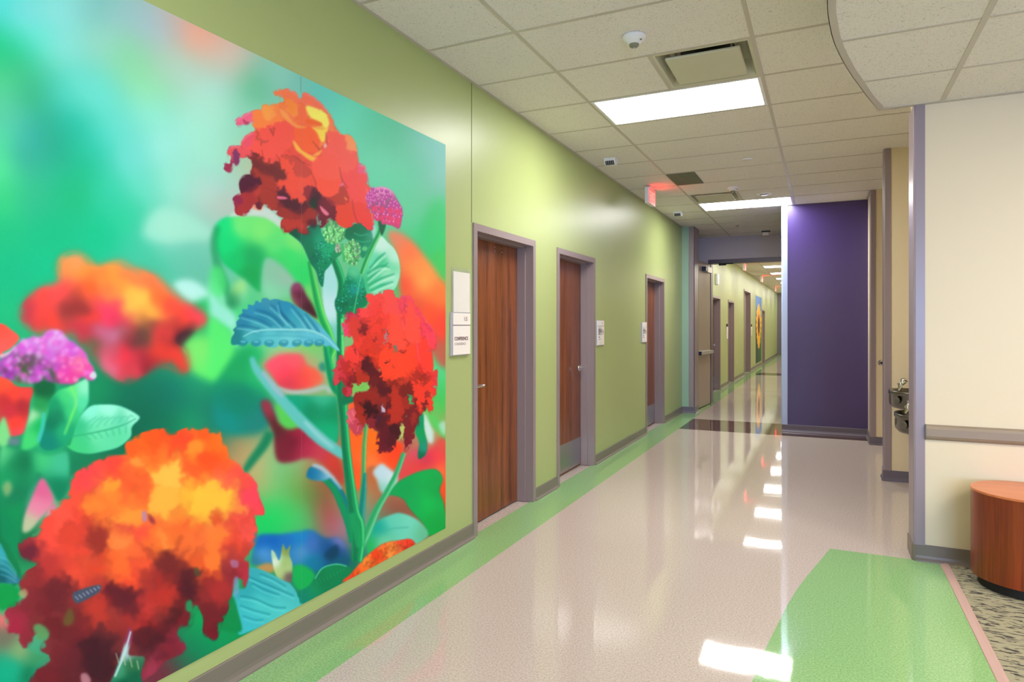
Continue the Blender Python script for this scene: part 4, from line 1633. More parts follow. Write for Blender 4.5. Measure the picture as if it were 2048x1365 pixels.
P_(B6([(750, 190), (780, 170), (810, 200), (800, 240), (760, 230)]), (30, 140, 120), 3, .9)
# orange blocks between stems, white petal, red bloom to the right
P_(B6([(970, 490), (1040, 480), (1100, 640), (1160, 680), (1240, 720), (1340, 770), (1390, 800), (1370, 900), (1320, 980), (1240, 970), (1140, 960), (1100, 1020), (1080, 1120), (1020, 1120), (990, 900)]), B6([(1000, 520, (255, 100, 50)), (1040, 780, (255, 100, 30)), (1050, 1000, (250, 90, 35)), (1180, 780, (255, 115, 20)), (1150, 930, (255, 130, 60)), (1250, 880, (255, 80, 35)), (1330, 850, (255, 65, 30))]), 3)
P_(B6([(1390, 900), (1480, 830), (1600, 830), (1710, 740), (1710, 1200), (1690, 1230), (1660, 1060), (1600, 970), (1480, 1000), (1350, 1060), (1340, 1000)]), B6([(1420, 920, (225, 75, 80)), (1480, 860, (215, 90, 110)), (1560, 900, (210, 50, 90)), (1640, 880, (252, 60, 75)), (1690, 820, (225, 85, 70)), (1500, 960, (235, 65, 60)), (1680, 1000, (255, 110, 60)), (1695, 1130, (255, 75, 30))]), 3.5)
P_(B7([(1160, 170), (1220, 105), (1280, 140), (1345, 200), (1340, 260), (1290, 340), (1220, 320), (1190, 230)]), B7([(1230, 160, (190, 220, 235)), (1290, 220, (210, 230, 238)), (1240, 300, (130, 205, 190))]), 3)
P_(B6([(1540, 560), (1580, 600), (1620, 700), (1615, 780), (1580, 780), (1550, 700)]), (200, 232, 225), 3)
P_(B6([(1580, 560), (1660, 600), (1710, 700), (1710, 760), (1650, 700), (1600, 640)]), (90, 205, 100), 3)
P_(B6([(1660, 640), (1710, 620), (1710, 720), (1680, 700)]), (180, 230, 215), 3, .8)
# lower green leaves on the right
P_(B7([(1270, 350), (1340, 255), (1440, 195), (1540, 158), (1640, 150), (1690, 220), (1665, 310), (1700, 420), (1710, 600), (1585, 655), (1545, 570), (1440, 450), (1390, 375), (1310, 345)]), B7([(1400, 280, (0, 165, 85)), (1560, 220, (0, 175, 80)), (1560, 400, (0, 195, 85)), (1640, 300, (0, 165, 75)), (1640, 560, (0, 170, 70)), (1480, 400, (0, 170, 85))]), 1.6)
P_(B7([(1130, 620), (1200, 540), (1280, 500), (1360, 480), (1460, 510), (1540, 570), (1580, 650), (1480, 720), (1330, 690), (1220, 730), (1120, 790)]), B7([(1200, 600, (0, 165, 150)), (1300, 540, (100, 210, 185)), (1450, 560, (115, 220, 195)), (1400, 640, (110, 215, 190)), (1230, 690, (120, 210, 170)), (1140, 720, (20, 180, 90)), (1540, 620, (100, 190, 150))]), 2)
St(B7([(1200, 640), (1300, 600), (1430, 590)]), 2.5, (60, 180, 160), 1.5, .7)
# blue out of focus leaf, teal leaf, bud, dark leaf at the lower edge
P_(B7([(230, 860), (260, 720), (300, 645), (450, 640), (600, 620), (700, 610), (800, 670), (900, 665), (960, 740), (985, 860), (900, 920), (760, 930), (600, 900), (400, 870), (300, 880)]), B7([(300, 700, (10, 105, 190)), (400, 680, (0, 100, 190)), (500, 700, (20, 110, 195)), (600, 660, (10, 130, 200)), (330, 790, (70, 145, 210)), (620, 780, (70, 145, 200)), (700, 720, (60, 110, 190)), (800, 720, (20, 90, 150)), (860, 760, (0, 60, 120)), (900, 700, (110, 120, 190)), (700, 860, (0, 120, 160)), (900, 860, (0, 90, 120)), (500, 820, (40, 130, 190)), (260, 850, (40, 120, 150))]), 3.5, soft=9)
P_(B7([(790, 800), (880, 720), (900, 780), (850, 840)]), (0, 60, 90), 3, .8)
P_(B7([(280, 890), (360, 860), (420, 880), (400, 930), (300, 930)]), (200, 140, 80), 3, .9)
P_(B7([(545, 900), (600, 870), (680, 900), (725, 960), (690, 1040), (600, 1070), (550, 1000)]), (10, 175, 85), 3)
P_(B7([(215, 905), (300, 905), (400, 950), (500, 990), (560, 1050), (600, 1110), (680, 1150), (500, 1260), (250, 1370), (140, 1400), (150, 1300), (95, 1110), (140, 1060), (200, 1040)]), B7([(250, 930, (50, 170, 180)), (400, 990, (70, 185, 190)), (350, 1060, (40, 165, 180)), (520, 1080, (70, 190, 195)), (200, 1080, (40, 165, 175)), (300, 1150, (75, 205, 205)), (200, 1300, (60, 190, 205)), (450, 1200, (80, 205, 205)), (180, 1200, (60, 190, 195))]), 1.2)
for p, w in ((([(210, 960), (300, 1000), (420, 1050), (560, 1110)]), 3.5), (([(240, 1010), (330, 1060), (450, 1100)]), 3), (([(150, 1110), (260, 1130), (400, 1190), (500, 1200)]), 3.5), (([(150, 1180), (260, 1220), (380, 1250)]), 3), (([(300, 940), (400, 980), (500, 1040)]), 3), (([(170, 1260), (260, 1290), (330, 1290)]), 2.5)):
    St(B7(p), w, (15, 135, 150), 1.5, .65)
    St(B7([(q[0] + 5, q[1] + 22) for q in p]), w * .8, (110, 225, 225), 1.5, .6)
P_(B7([(100, 1110), (70, 1180), (20, 1300), (0, 1365), (160, 1380), (140, 1250)]), (0, 140, 75), 2)
P_(B7([(388, 765), (415, 780), (450, 840), (475, 720), (490, 740), (505, 760), (535, 722), (525, 790), (545, 850), (550, 900), (540, 1000), (500, 1000), (430, 960), (400, 870)]), B7([(405, 800, (175, 215, 175)), (420, 850, (215, 235, 215)), (500, 760, (130, 155, 80)), (490, 860, (160, 195, 120)), (450, 930, (175, 205, 130)), (530, 960, (110, 90, 90)), (520, 900, (170, 200, 130))]), 1.2, soft=5)
P_(B7([(590, 1085), (680, 1025), (740, 930), (810, 880), (900, 865), (970, 885), (1010, 920), (960, 985), (800, 1080), (630, 1170), (600, 1130)]), B7([(660, 1100, (0, 130, 110)), (760, 1000, (0, 120, 75)), (850, 920, (0, 135, 80)), (930, 910, (0, 130, 80)), (700, 1060, (10, 150, 90))]), 1.0)
St(B7([(720, 980), (770, 905), (840, 875), (900, 870), (960, 885)]), 2.2, (90, 200, 170), .8)
for i in range(9):
    St(B7([(725 + i * 27, 985 - i * 11), (745 + i * 24, 1030 - i * 14)]), 1.6, (20, 165, 100), .8, .6, sm=False)
# flower at the lower edge
F5 = B7([(925, 1005), (1000, 935), (1060, 860), (1120, 800), (1180, 750), (1260, 705), (1330, 695), (1370, 690), (1440, 680), (1480, 720), (1400, 800), (1100, 960)])
P_(F5, B7([(980, 970, (250, 70, 35)), (1060, 900, (255, 110, 40)), (1110, 850, (255, 130, 45)), (1180, 800, (255, 75, 30)), (1290, 750, (255, 130, 55)), (1320, 720, (255, 150, 80)), (1420, 710, (250, 55, 35)), (1230, 730, (255, 80, 40))]), 1.4, soft=6)
pr.florets(F5, B7([(980, 970, (250, 70, 35)), (1060, 900, (255, 110, 40)), (1110, 850, (255, 130, 45)), (1180, 800, (255, 75, 30)), (1290, 750, (255, 150, 60)), (1420, 710, (250, 55, 35))]), 26, 9, pr.full(F5), shade=.3)
# ---- stems
def stem(pts, w, dark, mid, light, blur=1.2, side=1):
    ws = w if isinstance(w, list) else [w] * len(pts)
    if len(ws) != len(pts):
        ws = list(np.interp(np.linspace(0, 1, len(pts)), np.linspace(0, 1, len(ws)), ws))
    St(pts, ws, mid, blur)
    St([(p[0] - side * q * .22, p[1]) for p, q in zip(pts, ws)], [q * .42 for q in ws], dark, blur, .85)
    St([(p[0] + side * q * .36, p[1]) for p, q in zip(pts, ws)], [q * .20 for q in ws], light, blur * .8, .9)


stem(B4([(755, 470), (790, 640), (840, 860), (900, 1010), (930, 1130)]) + B6([(830, 160), (870, 330), (930, 430)]), [9, 13, 17, 15, 16, 18, 18], (15, 150, 80), (50, 195, 95), (140, 235, 110), 1.5)
stem(B6([(800, 40), (830, 200), (870, 350), (930, 430)]), [8, 14, 18, 14], (0, 130, 90), (10, 165, 100), (60, 200, 120), 2)
stem(B6([(1110, 640), (1095, 800), (1090, 950), (1085, 1100), (1070, 1330)]), [7, 8, 8, 9, 9], (60, 150, 90), (90, 175, 100), (170, 205, 120), 1.3)
stem(B6([(1100, 1010), (1090, 1150), (1075, 1300)]) + B7([(1060, 620)]), [4, 10, 12, 12], (0, 120, 130), (0, 150, 110), (90, 160, 190), 1.5)
stem(B6([(1395, 860), (1340, 1010), (1270, 1150), (1190, 1290)]) + B7([(1120, 620), (1060, 760)]), [8, 9, 11, 13, 15, 12], (30, 160, 100), (60, 185, 115), (130, 215, 170), 1.6)
stem(B7([(680, 150), (800, 220), (880, 300), (940, 420), (990, 560), (1020, 700)]), [10, 16, 20, 22, 22, 20], (0, 150, 85), (0, 135, 110), (10, 110, 150), 1.6)
P_(B7([(655, 200), (690, 130), (760, 150), (835, 205), (780, 235), (700, 230)]), B7([(690, 180, (0, 110, 160)), (760, 180, (40, 130, 170)), (820, 190, (150, 200, 225))]), 2)
St(B7([(700, 115), (770, 140), (850, 210), (920, 300)]), [6, 9, 8, 4], (165, 205, 225), 2.2, .85)
stem(B4([(940, 450), (975, 540), (1000, 640), (985, 760), (990, 880), (990, 1000), (985, 1150)]) + B6([(920, 220), (925, 420), (940, 620), (958, 850), (985, 1080), (1015, 1300)]) + B7([(1045, 560), (1050, 700), (1040, 850)]), [13, 15, 14, 13, 14, 14, 12, 22, 20, 16, 17, 19, 22, 26, 26, 20], (0, 115, 75), (5, 150, 90), (70, 210, 125), 1.1)
St(B4([(1000, 900), (1005, 1040), (1010, 1180)]), [4, 4, 3], (110, 235, 130), .8, .9)
St(B7([(1000, 480), (1030, 600), (1060, 740)]), [12, 16, 14], (10, 165, 95), 2, .8)
P_(B6([(930, 420), (1000, 430), (1030, 460), (960, 490), (920, 490)]), (0, 120, 80), 1.5)
# dangling leaf at the right
P_(B6([(1500, 600), (1540, 560), (1548, 680), (1572, 790), (1560, 870), (1510, 905), (1500, 860), (1510, 780), (1478, 690)]), B6([(1520, 620, (0, 150, 100)), (1520, 720, (0, 160, 90)), (1545, 820, (20, 150, 120)), (1520, 880, (0, 110, 80))]), 1.2, soft=5)
# ---- pale leaf, dark leaves and buds under the top flower
P_(B4([(1290, 275), (1350, 325), (1400, 375), (1432, 450), (1442, 545), (1428, 620), (1390, 685), (1300, 700), (1210, 722), (1170, 640), (1160, 560), (1195, 480), (1240, 380)]), B4([(1300, 340, (205, 245, 232)), (1400, 430, (190, 242, 222)), (1300, 480, (70, 205, 145)), (1240, 560, (80, 205, 150)), (1340, 560, (150, 232, 190)), (1400, 600, (160, 236, 205)), (1260, 660, (100, 220, 170)), (1200, 640, (60, 190, 130)), (1380, 520, (120, 225, 175)), (1230, 460, (110, 225, 180))]), 1.0, soft=7)
for q in (((1190, 610), (1270, 540), (1350, 480)), ((1200, 650), (1290, 600), (1400, 560)), ((1215, 690), (1300, 650), (1390, 620)), ((1210, 520), (1270, 450), (1330, 400)), ((1190, 560), (1250, 520), (1300, 500), (1360, 510))):
    St(B4(list(q)), [2.5, 4, 2], (30, 170, 115), 1.2, .75)
    St(B4([(u[0] + 6, u[1] + 22) for u in q]), [2, 3.5, 2], (200, 248, 225), 1.3, .8)
P_(B4([(1010, 260), (1060, 190), (1110, 180), (1190, 170), (1245, 230), (1240, 320), (1200, 400), (1150, 440), (1090, 330), (1040, 300)]), B4([(1100, 230, (0, 110, 75)), (1180, 230, (0, 120, 85)), (1200, 340, (30, 150, 110)), (1130, 300, (0, 130, 90)), (1220, 260, (60, 160, 130))]), 1.0, soft=6)
for q in (((1090, 250), (1140, 270), (1200, 260)), ((1110, 310), (1160, 320), (1220, 310)), ((1150, 380), (1190, 370), (1220, 350))):
    St(B4(list(q)), 2.2, (60, 185, 140), 1.0, .7)
P_(B4([(1190, 180), (1240, 170), (1262, 230), (1240, 300), (1225, 240)]), (150, 225, 205), 1.5)
P_(B4([(570, 235), (640, 215), (700, 240), (760, 200), (830, 190), (850, 260), (900, 310), (975, 340), (1000, 400), (960, 440), (930, 470), (900, 510), (870, 545), (862, 620), (852, 662), (825, 620), (805, 545), (760, 480), (735, 420), (690, 330), (620, 270)]), B4([(640, 250, (0, 80, 60)), (720, 260, (0, 110, 85)), (760, 330, (0, 120, 85)), (820, 320, (20, 160, 120)), (900, 380, (20, 175, 120)), (860, 470, (0, 140, 95)), (790, 440, (0, 110, 85)), (840, 580, (0, 120, 85)), (960, 400, (20, 160, 100)), (740, 390, (10, 120, 80))]), 1.0, soft=6)
P_(B4([(1055, 510), (1110, 515), (1160, 590), (1180, 680), (1200, 760), (1175, 810), (1130, 830), (1118, 880), (1105, 905), (1085, 850), (1010, 870), (960, 845), (945, 780), (960, 740), (1000, 700), (1010, 650), (1035, 580)]), B4([(1090, 560, (90, 205, 150)), (1130, 640, (30, 170, 130)), (1060, 620, (0, 130, 90)), (1030, 700, (0, 135, 90)), (1000, 790, (0, 115, 80)), (1080, 760, (0, 125, 90)), (1160, 740, (0, 130, 85)), (1100, 860, (0, 140, 80)), (1090, 680, (20, 150, 150))]), 1.0, soft=6)
rs = pr.rs
for (cx, cy, rx, ry, n) in ((855, 400, 90, 90, 80), (1080, 700, 90, 120, 90), (1000, 800, 50, 50, 30), (840, 560, 20, 60, 16)):
    for i in range(n):
        a, q = rs.rand() * 6.28, math.sqrt(rs.rand())
        x, y = B4(cx + rx * q * math.cos(a), cy + ry * q * math.sin(a))
        s_ = .7 + rs.rand() * 1.2
        c = [(30, 200, 150), (60, 190, 190), (0, 95, 60), (0, 90, 65)][rs.randint(4)]
        P_([(x - s_, y), (x, y - s_), (x + s_ * 1.3, y), (x, y + s_)], c, .5, .75, sm=False)
St(B4([(1150, 560), (1120, 700), (1090, 860)]), [2, 2, 2], (110, 215, 150), .7, .8)
for k in range(8):
    x = 940 + k * 8
    St(B4([(x, 470 - k * 10), (x - 40, 440 - k * 12)]), 1.5, (0, 80, 55), .8, .5, sm=False)


def bud(cx, cy, rx, ry, n, tip, T_, body=(120, 210, 130), r=2.6, seed=3):
    q = np.random.RandomState(seed)
    P_([(T_(cx + rx * math.cos(a), cy + ry * math.sin(a))) for a in [i * math.pi / 8 for i in range(16)]], (60, 160, 95), 1.2)
    L = []
    for i in range(n):
        a, d = q.rand() * 6.28, math.sqrt(q.rand())
        L.append((cy + ry * d * math.sin(a), cx + rx * d * math.cos(a), d, a))
    L.sort(reverse=True)
    for (y, x, d, a) in L:
        X, Y = T_(x, y)
        hx = (x - cx) / rx
        c = np.array(body, float) * (.75 + .5 * q.rand())
        P_([(X - r * .8, Y + r * .5), (X - r * .5, Y - r), (X + r * .5, Y - r), (X + r * .8, Y + r * .5), (X, Y + r * 1.3)], tuple(np.clip(c, 0, 255)), .6, .95)
        if tip(hx, (y - cy) / ry, q):
            P_([(X - r * .4, Y - r * .2), (X, Y - r * 1.1), (X + r * .5, Y - r * .2), (X, Y + r * .3)], (105, 70, 140), .5, .9)
        else:
            P_([(X - r * .3, Y - r * .2), (X, Y - r * .9), (X + r * .4, Y - r * .2), (X, Y + r * .2)], (205, 240, 190), .5, .8)


bud(940, 245, 85, 90, 110, lambda u, v, q: v < -.35 and q.rand() < .8, B4, seed=3)
St(B4([(1000, 330), (1010, 400), (1020, 470)]), [5, 5, 6], (60, 190, 100), 1, .95)
bud(1080, 400, 62, 95, 90, lambda u, v, q: u > .05 and q.rand() < .85, B4, seed=5)
bud(970, 370, 20, 30, 14, lambda u, v, q: q.rand() < .4, B4, body=(160, 170, 150), seed=6)
P_(B4([(1150, 370), (1175, 350), (1195, 370), (1175, 390)]), (90, 200, 130), 1)
# ---- blue toothed leaf
LB = B4([(165, 1100), (162, 1050), (185, 1010), (175, 985), (200, 960), (200, 925), (225, 900), (215, 880), (245, 860), (245, 830), (285, 830), (290, 795), (330, 800), (350, 765), (385, 780), (395, 750), (430, 745), (455, 760), (500, 752), (560, 768), (600, 775), (660, 810), (700, 835), (740, 862), (790, 905), (820, 930), (880, 1000), (950, 1085), (985, 1150), (940, 1130), (900, 1105), (880, 1115), (850, 1095), (810, 1108), (780, 1090), (740, 1115), (700, 1105), (680, 1090), (640, 1120), (560, 1118), (530, 1095), (500, 1120), (440, 1118), (420, 1095), (380, 1110), (330, 1108), (310, 1085), (260, 1100), (230, 1095)])
P_(LB, B4([(200, 1040, (25, 125, 135)), (260, 920, (35, 130, 165)), (330, 830, (40, 140, 180)), (450, 780, (55, 145, 175)), (560, 820, (35, 140, 180)), (400, 880, (30, 130, 165)), (520, 900, (40, 140, 170)), (660, 880, (50, 160, 185)), (760, 930, (70, 175, 195)), (600, 960, (60, 165, 185)), (350, 970, (60, 165, 180)), (450, 1040, (90, 195, 205)), (600, 1050, (110, 205, 215)), (750, 1040, (95, 195, 215)), (860, 1040, (90, 190, 215)), (300, 1050, (70, 180, 185)), (200, 1080, (20, 130, 135))]), .9, soft=6)
for q in (((650, 970), (560, 880), (460, 790)), ((560, 960), (460, 870), (340, 830)), ((760, 990), (700, 900), (620, 800)), ((470, 960), (370, 910), (240, 870)), ((380, 980), (290, 960), (210, 950)), ((830, 1010), (780, 940), (720, 860)), ((600, 930), (540, 850), (520, 770))):
    St(B4(list(q)), [5, 5, 3], (15, 100, 140), 1.8, .6)
    St(B4([(u[0] - 8, u[1] + 26) for u in q]), [3, 3.5, 2], (120, 205, 215), 1.3, .65)
St(B4([(250, 1040), (330, 1000), (450, 985), (600, 985), (750, 990), (870, 1040), (975, 1140)]), [1.5, 3, 3.5, 4, 4.5, 4, 3], (140, 215, 220), .9, .95)
St(B4([(260, 1075), (350, 1040), (520, 1030), (700, 1040), (860, 1070)]), [2, 3, 3, 3, 2], (60, 165, 185), 1.5, .6)
for x in (250, 350, 450, 560, 660, 750, 830):
    P_(B4([(x - 38, 1098), (x - 30, 1070), (x + 15, 1062), (x + 36, 1080), (x + 20, 1108), (x - 15, 1112)]), (15, 120, 145), 1.2, .6)
    P_(B4([(x - 25, 1075), (x + 5, 1066), (x + 25, 1078), (x, 1086)]), (120, 205, 220), 1.2, .6)
# ---- top flower
F1 = B2([(510, 95), (570, 75), (655, 80), (700, 120), (735, 150), (745, 108), (770, 105), (850, 150), (900, 200), (950, 250), (975, 310), (1000, 370), (1050, 420), (1075, 450), (1110, 442), (1150, 480), (1180, 540), (1180, 620), (1200, 680), (1240, 690), (1255, 770), (1270, 840), (1300, 900), (1290, 960), (1270, 1010), (1300, 1080), (1322, 1150), (1290, 1212), (1240, 1170), (1200, 1150), (1185, 1160), (1165, 1130), (1140, 1170), (1080, 1185), (1030, 1150), (985, 1110), (950, 1130), (890, 1185), (880, 1120), (855, 1040), (850, 1130), (850, 1180), (780, 1160), (800, 1245), (740, 1235), (690, 1205), (650, 1220), (605, 1235), (570, 1195), (580, 1130), (600, 1110), (540, 1080), (480, 1030), (430, 1000), (405, 1035), (370, 1020), (352, 985), (320, 1045), (285, 1088), (210, 1070), (205, 1010), (185, 960), (215, 925), (250, 905), (235, 840), (260, 780), (300, 755), (335, 715), (345, 665), (325, 632), (280, 620), (235, 650), (212, 690), (192, 660), (180, 700), (160, 742), (115, 715), (108, 680), (150, 645), (140, 590), (155, 540), (200, 530), (250, 530), (265, 480), (320, 430), (362, 420), (355, 375), (325, 330), (280, 345), (235, 375), (203, 335), (250, 290), (350, 250), (420, 235), (430, 200), (540, 190), (575, 170), (530, 130)])
S1 = B2([(600, 120, (255, 125, 85)), (560, 240, (255, 140, 70)), (460, 240, (255, 145, 65)), (400, 300, (255, 135, 60)), (430, 340, (255, 115, 65)), (640, 240, (255, 125, 60)), (720, 200, (255, 120, 90)), (700, 320, (255, 125, 65)), (800, 160, (255, 115, 90)), (880, 210, (255, 120, 80)), (960, 310, (255, 125, 80)), (880, 280, (255, 220, 100)), (900, 400, (255, 190, 70)), (760, 420, (255, 105, 60)), (800, 500, (255, 90, 50)), (1020, 420, (255, 120, 80)), (1000, 520, (255, 90, 75)), (1130, 500, (255, 140, 90)), (560, 400, (250, 80, 65)), (430, 460, (248, 80, 70)), (330, 500, (240, 75, 90)), (210, 570, (200, 60, 90)), (150, 680, (160, 40, 80)), (500, 560, (250, 85, 75)), (620, 600, (248, 80, 70)), (380, 560, (235, 75, 75)), (470, 640, (235, 70, 60)), (330, 640, (130, 35, 45)), (470, 740, (120, 40, 40)), (560, 760, (120, 42, 42)), (400, 780, (170, 55, 40)), (330, 830, (85, 20, 45)), (270, 830, (75, 18, 50)), (480, 850, (200, 60, 40)), (600, 700, (245, 80, 60)), (700, 720, (240, 75, 60)), (620, 850, (225, 70, 50)), (720, 860, (245, 75, 65)), (820, 900, (150, 40, 50)), (600, 920, (130, 35, 50)), (560, 960, (110, 30, 50)), (380, 900, (150, 45, 40)), (300, 960, (120, 30, 45)), (230, 960, (150, 30, 70)), (240, 1040, (165, 40, 60)), (450, 960, (150, 45, 40)), (540, 1040, (150, 45, 45)), (680, 1000, (70, 25, 40)), (720, 1030, (75, 25, 40)), (640, 1080, (150, 45, 40)), (800, 1050, (170, 50, 45)), (760, 1130, (140, 35, 45)), (640, 1160, (170, 40, 45)), (800, 700, (250, 85, 70)), (900, 650, (255, 88, 78)), (1000, 650, (255, 90, 85)), (950, 800, (252, 85, 65)), (900, 870, (245, 80, 55)), (1100, 700, (250, 78, 78)), (1170, 620, (250, 85, 90)), (1220, 760, (245, 70, 110)), (1150, 850, (250, 75, 75)), (1220, 950, (248, 75, 85)), (1050, 900, (200, 60, 50)), (900, 960, (110, 30, 40)), (960, 1000, (210, 60, 50)), (1020, 1030, (235, 70, 50)), (880, 1050, (110, 25, 50)), (1080, 1080, (242, 70, 50)), (1180, 1050, (245, 70, 60)), (1250, 1120, (240, 60, 80)), (1290, 1180, (230, 50, 100)), (940, 1120, (160, 30, 50)), (270, 310, (240, 90, 140)), (340, 280, (250, 110, 130))])
P_(F1, S1, 1.1, soft=6)
c1 = pr.full(F1)
pr.florets(F1, S1, 46, 21, c1, jit=8, shade=.30, blur=1.3, soft=7, lobes=(4, 5))
P_(F1, S1, 1.1, .45, soft=6, clip=c1)
C1 = tr(430, 170, 4.4048)
C2 = tr(580, 170, 4.4048)
for T_, pts, c in (
        (C1, [(330, 580), (420, 650), (560, 700), (640, 780), (600, 830), (520, 840), (420, 800), (340, 720)], (122, 42, 42)),
        (C1, [(330, 720), (430, 760), (560, 850), (540, 960), (560, 1050), (520, 1100), (430, 1050), (400, 1000), (330, 1010), (320, 900), (400, 850)], (168, 52, 44)),
        (C1, [(225, 830), (270, 790), (350, 800), (405, 840), (400, 880), (340, 920), (260, 930), (220, 880)], (82, 24, 50)),
        (C1, [(165, 1000), (230, 950), (330, 930), (350, 1030), (300, 1100), (260, 1150), (190, 1135), (180, 1060)], (168, 46, 50)),
        (C1, [(160, 1000), (200, 970), (232, 1000), (215, 1060), (175, 1050)], (138, 32, 76)),
        (C1, [(330, 910), (400, 880), (410, 950), (350, 980)], (190, 58, 52)),
        (C1, [(350, 1030), (402, 1030), (402, 1090), (372, 1090)], (100, 28, 50)),
        (C1, [(640, 1000), (700, 1000), (800, 1050), (790, 1120), (730, 1150), (660, 1100), (600, 1060)], (80, 26, 40)),
        (C1, [(560, 1120), (600, 1080), (700, 1110), (800, 1080), (880, 1090), (890, 1170), (880, 1240), (830, 1240), (800, 1200), (830, 1320), (780, 1300), (700, 1270), (620, 1310), (585, 1270), (590, 1190), (630, 1180)], (158, 46, 42)),
        (C1, [(600, 1210), (700, 1180), (780, 1200), (805, 1285), (720, 1258), (640, 1290)], (188, 54, 46)),
        (C1, [(560, 640), (640, 620), (740, 640), (830, 720), (845, 800), (890, 860), (880, 920), (800, 900), (790, 1030), (740, 1060), (700, 1000), (660, 1040), (650, 960), (570, 950), (545, 880), (600, 840), (640, 790), (570, 730)], (244, 80, 60)),
        (C1, [(600, 620), (700, 620), (800, 700), (840, 790), (780, 810), (700, 790), (690, 700), (640, 650)], (205, 68, 58)),
        (C1, [(790, 910), (885, 905), (850, 1010), (800, 1050), (775, 980)], (152, 44, 56)),
        (C1, [(540, 935), (600, 900), (650, 960), (640, 1000), (550, 990)], (88, 28, 50)),
        (C1, [(360, 400), (440, 350), (560, 325), (680, 335), (705, 420), (690, 520), (600, 600), (545, 690), (540, 650), (500, 660), (430, 700), (420, 620), (390, 640), (330, 590), (240, 570), (235, 500), (300, 430)], (251, 86, 74)),
        (C1, [(240, 500), (290, 440), (350, 430), (330, 520), (260, 560)], (240, 82, 108)),
        (C1, [(365, 400), (385, 400), (400, 480), (440, 510), (420, 525), (370, 480)], (205, 74, 66)),
        (C1, [(490, 385), (505, 385), (522, 445), (505, 440)], (195, 66, 56)),
        (C1, [(110, 600), (150, 540), (210, 555), (320, 575), (325, 612), (225, 650), (170, 650), (125, 650)], (240, 86, 92)),
        (C1, [(150, 595), (210, 590), (205, 700), (172, 680)], (122, 52, 100)),
        (C1, [(75, 720), (120, 670), (160, 700), (140, 770), (100, 760)], (156, 42, 76)),
        (C1, [(180, 320), (220, 290), (330, 235), (350, 290), (320, 330), (230, 350)], (246, 102, 140)),
        (C1, [(250, 310), (290, 305), (300, 345), (260, 350)], (190, 60, 100)),
        (C1, [(340, 240), (420, 220), (430, 180), (520, 190), (560, 260), (600, 320), (520, 345), (420, 380), (345, 370), (320, 330)], (255, 134, 66)),
        (C1, [(430, 190), (510, 192), (545, 280), (480, 330), (440, 280)], (255, 156, 76)),
        (C1, [(520, 60), (600, 40), (680, 50), (722, 120), (712, 240), (680, 330), (600, 280), (560, 220), (605, 170)], (255, 124, 78)),
        (C1, [(640, 150), (712, 170), (700, 265), (650, 245)], (255, 148, 66)),
        (C1, [(730, 160), (790, 200), (850, 330), (800, 350), (720, 330), (715, 240)], (255, 110, 64)),
        (C2, [(225, 900), (290, 960), (400, 980), (410, 1040), (380, 1080), (400, 1200), (340, 1180), (270, 1260), (240, 1160), (215, 1060), (200, 960)], (104, 28, 48)),
        (C2, [(330, 1000), (420, 940), (520, 990), (550, 1080), (550, 1190), (500, 1250), (440, 1240), (400, 1190), (380, 1090)], (236, 70, 50)),
        (C2, [(330, 1000), (420, 940), (520, 985), (500, 1030), (420, 1050)], (188, 58, 48)),
        (C2, [(550, 1010), (640, 1050), (680, 1100), (742, 1140), (742, 1200), (702, 1285), (640, 1220), (600, 1225), (560, 1180)], (242, 68, 60)),
        (C2, [(430, 760), (560, 600), (600, 700), (660, 740), (700, 900), (700, 980), (660, 1060), (600, 1040), (540, 1020), (500, 960), (460, 860)], (250, 77, 76)),
        (C2, [(600, 700), (640, 700), (672, 760), (690, 860), (650, 780), (605, 770)], (246, 86, 130)),
        (C2, [(420, 920), (470, 880), (505, 990), (430, 970)], (190, 60, 50)),
        (C2, [(180, 760), (200, 680), (300, 560), (328, 430), (380, 410), (450, 440), (560, 560), (602, 640), (590, 720), (520, 760), (450, 790), (455, 860), (420, 940), (340, 985), (260, 950), (230, 860)], (254, 92, 80)),
        (C2, [(190, 710), (300, 690), (400, 730), (445, 785), (450, 860), (410, 950), (340, 982), (260, 950), (225, 860), (180, 790)], (253, 85, 64)),
        (C2, [(465, 450), (530, 448), (582, 520), (586, 605), (530, 560)], (255, 150, 92)),
        (C2, [(110, 80), (150, 75), (250, 140), (320, 220), (345, 270), (250, 220), (180, 205), (140, 170)], (255, 116, 86)),
        (C2, [(340, 270), (388, 320), (380, 410), (345, 380), (352, 320)], (255, 124, 84)),
        (C2, [(160, 1040), (215, 1030), (222, 1080), (190, 1090)], (8, 84, 54))):
    P_(T_(pts), c, 1.3, .93)
pr.ragged(c1, 2.6, 11, 3)
pr.ragged(c1, 1.0, 5, 4)
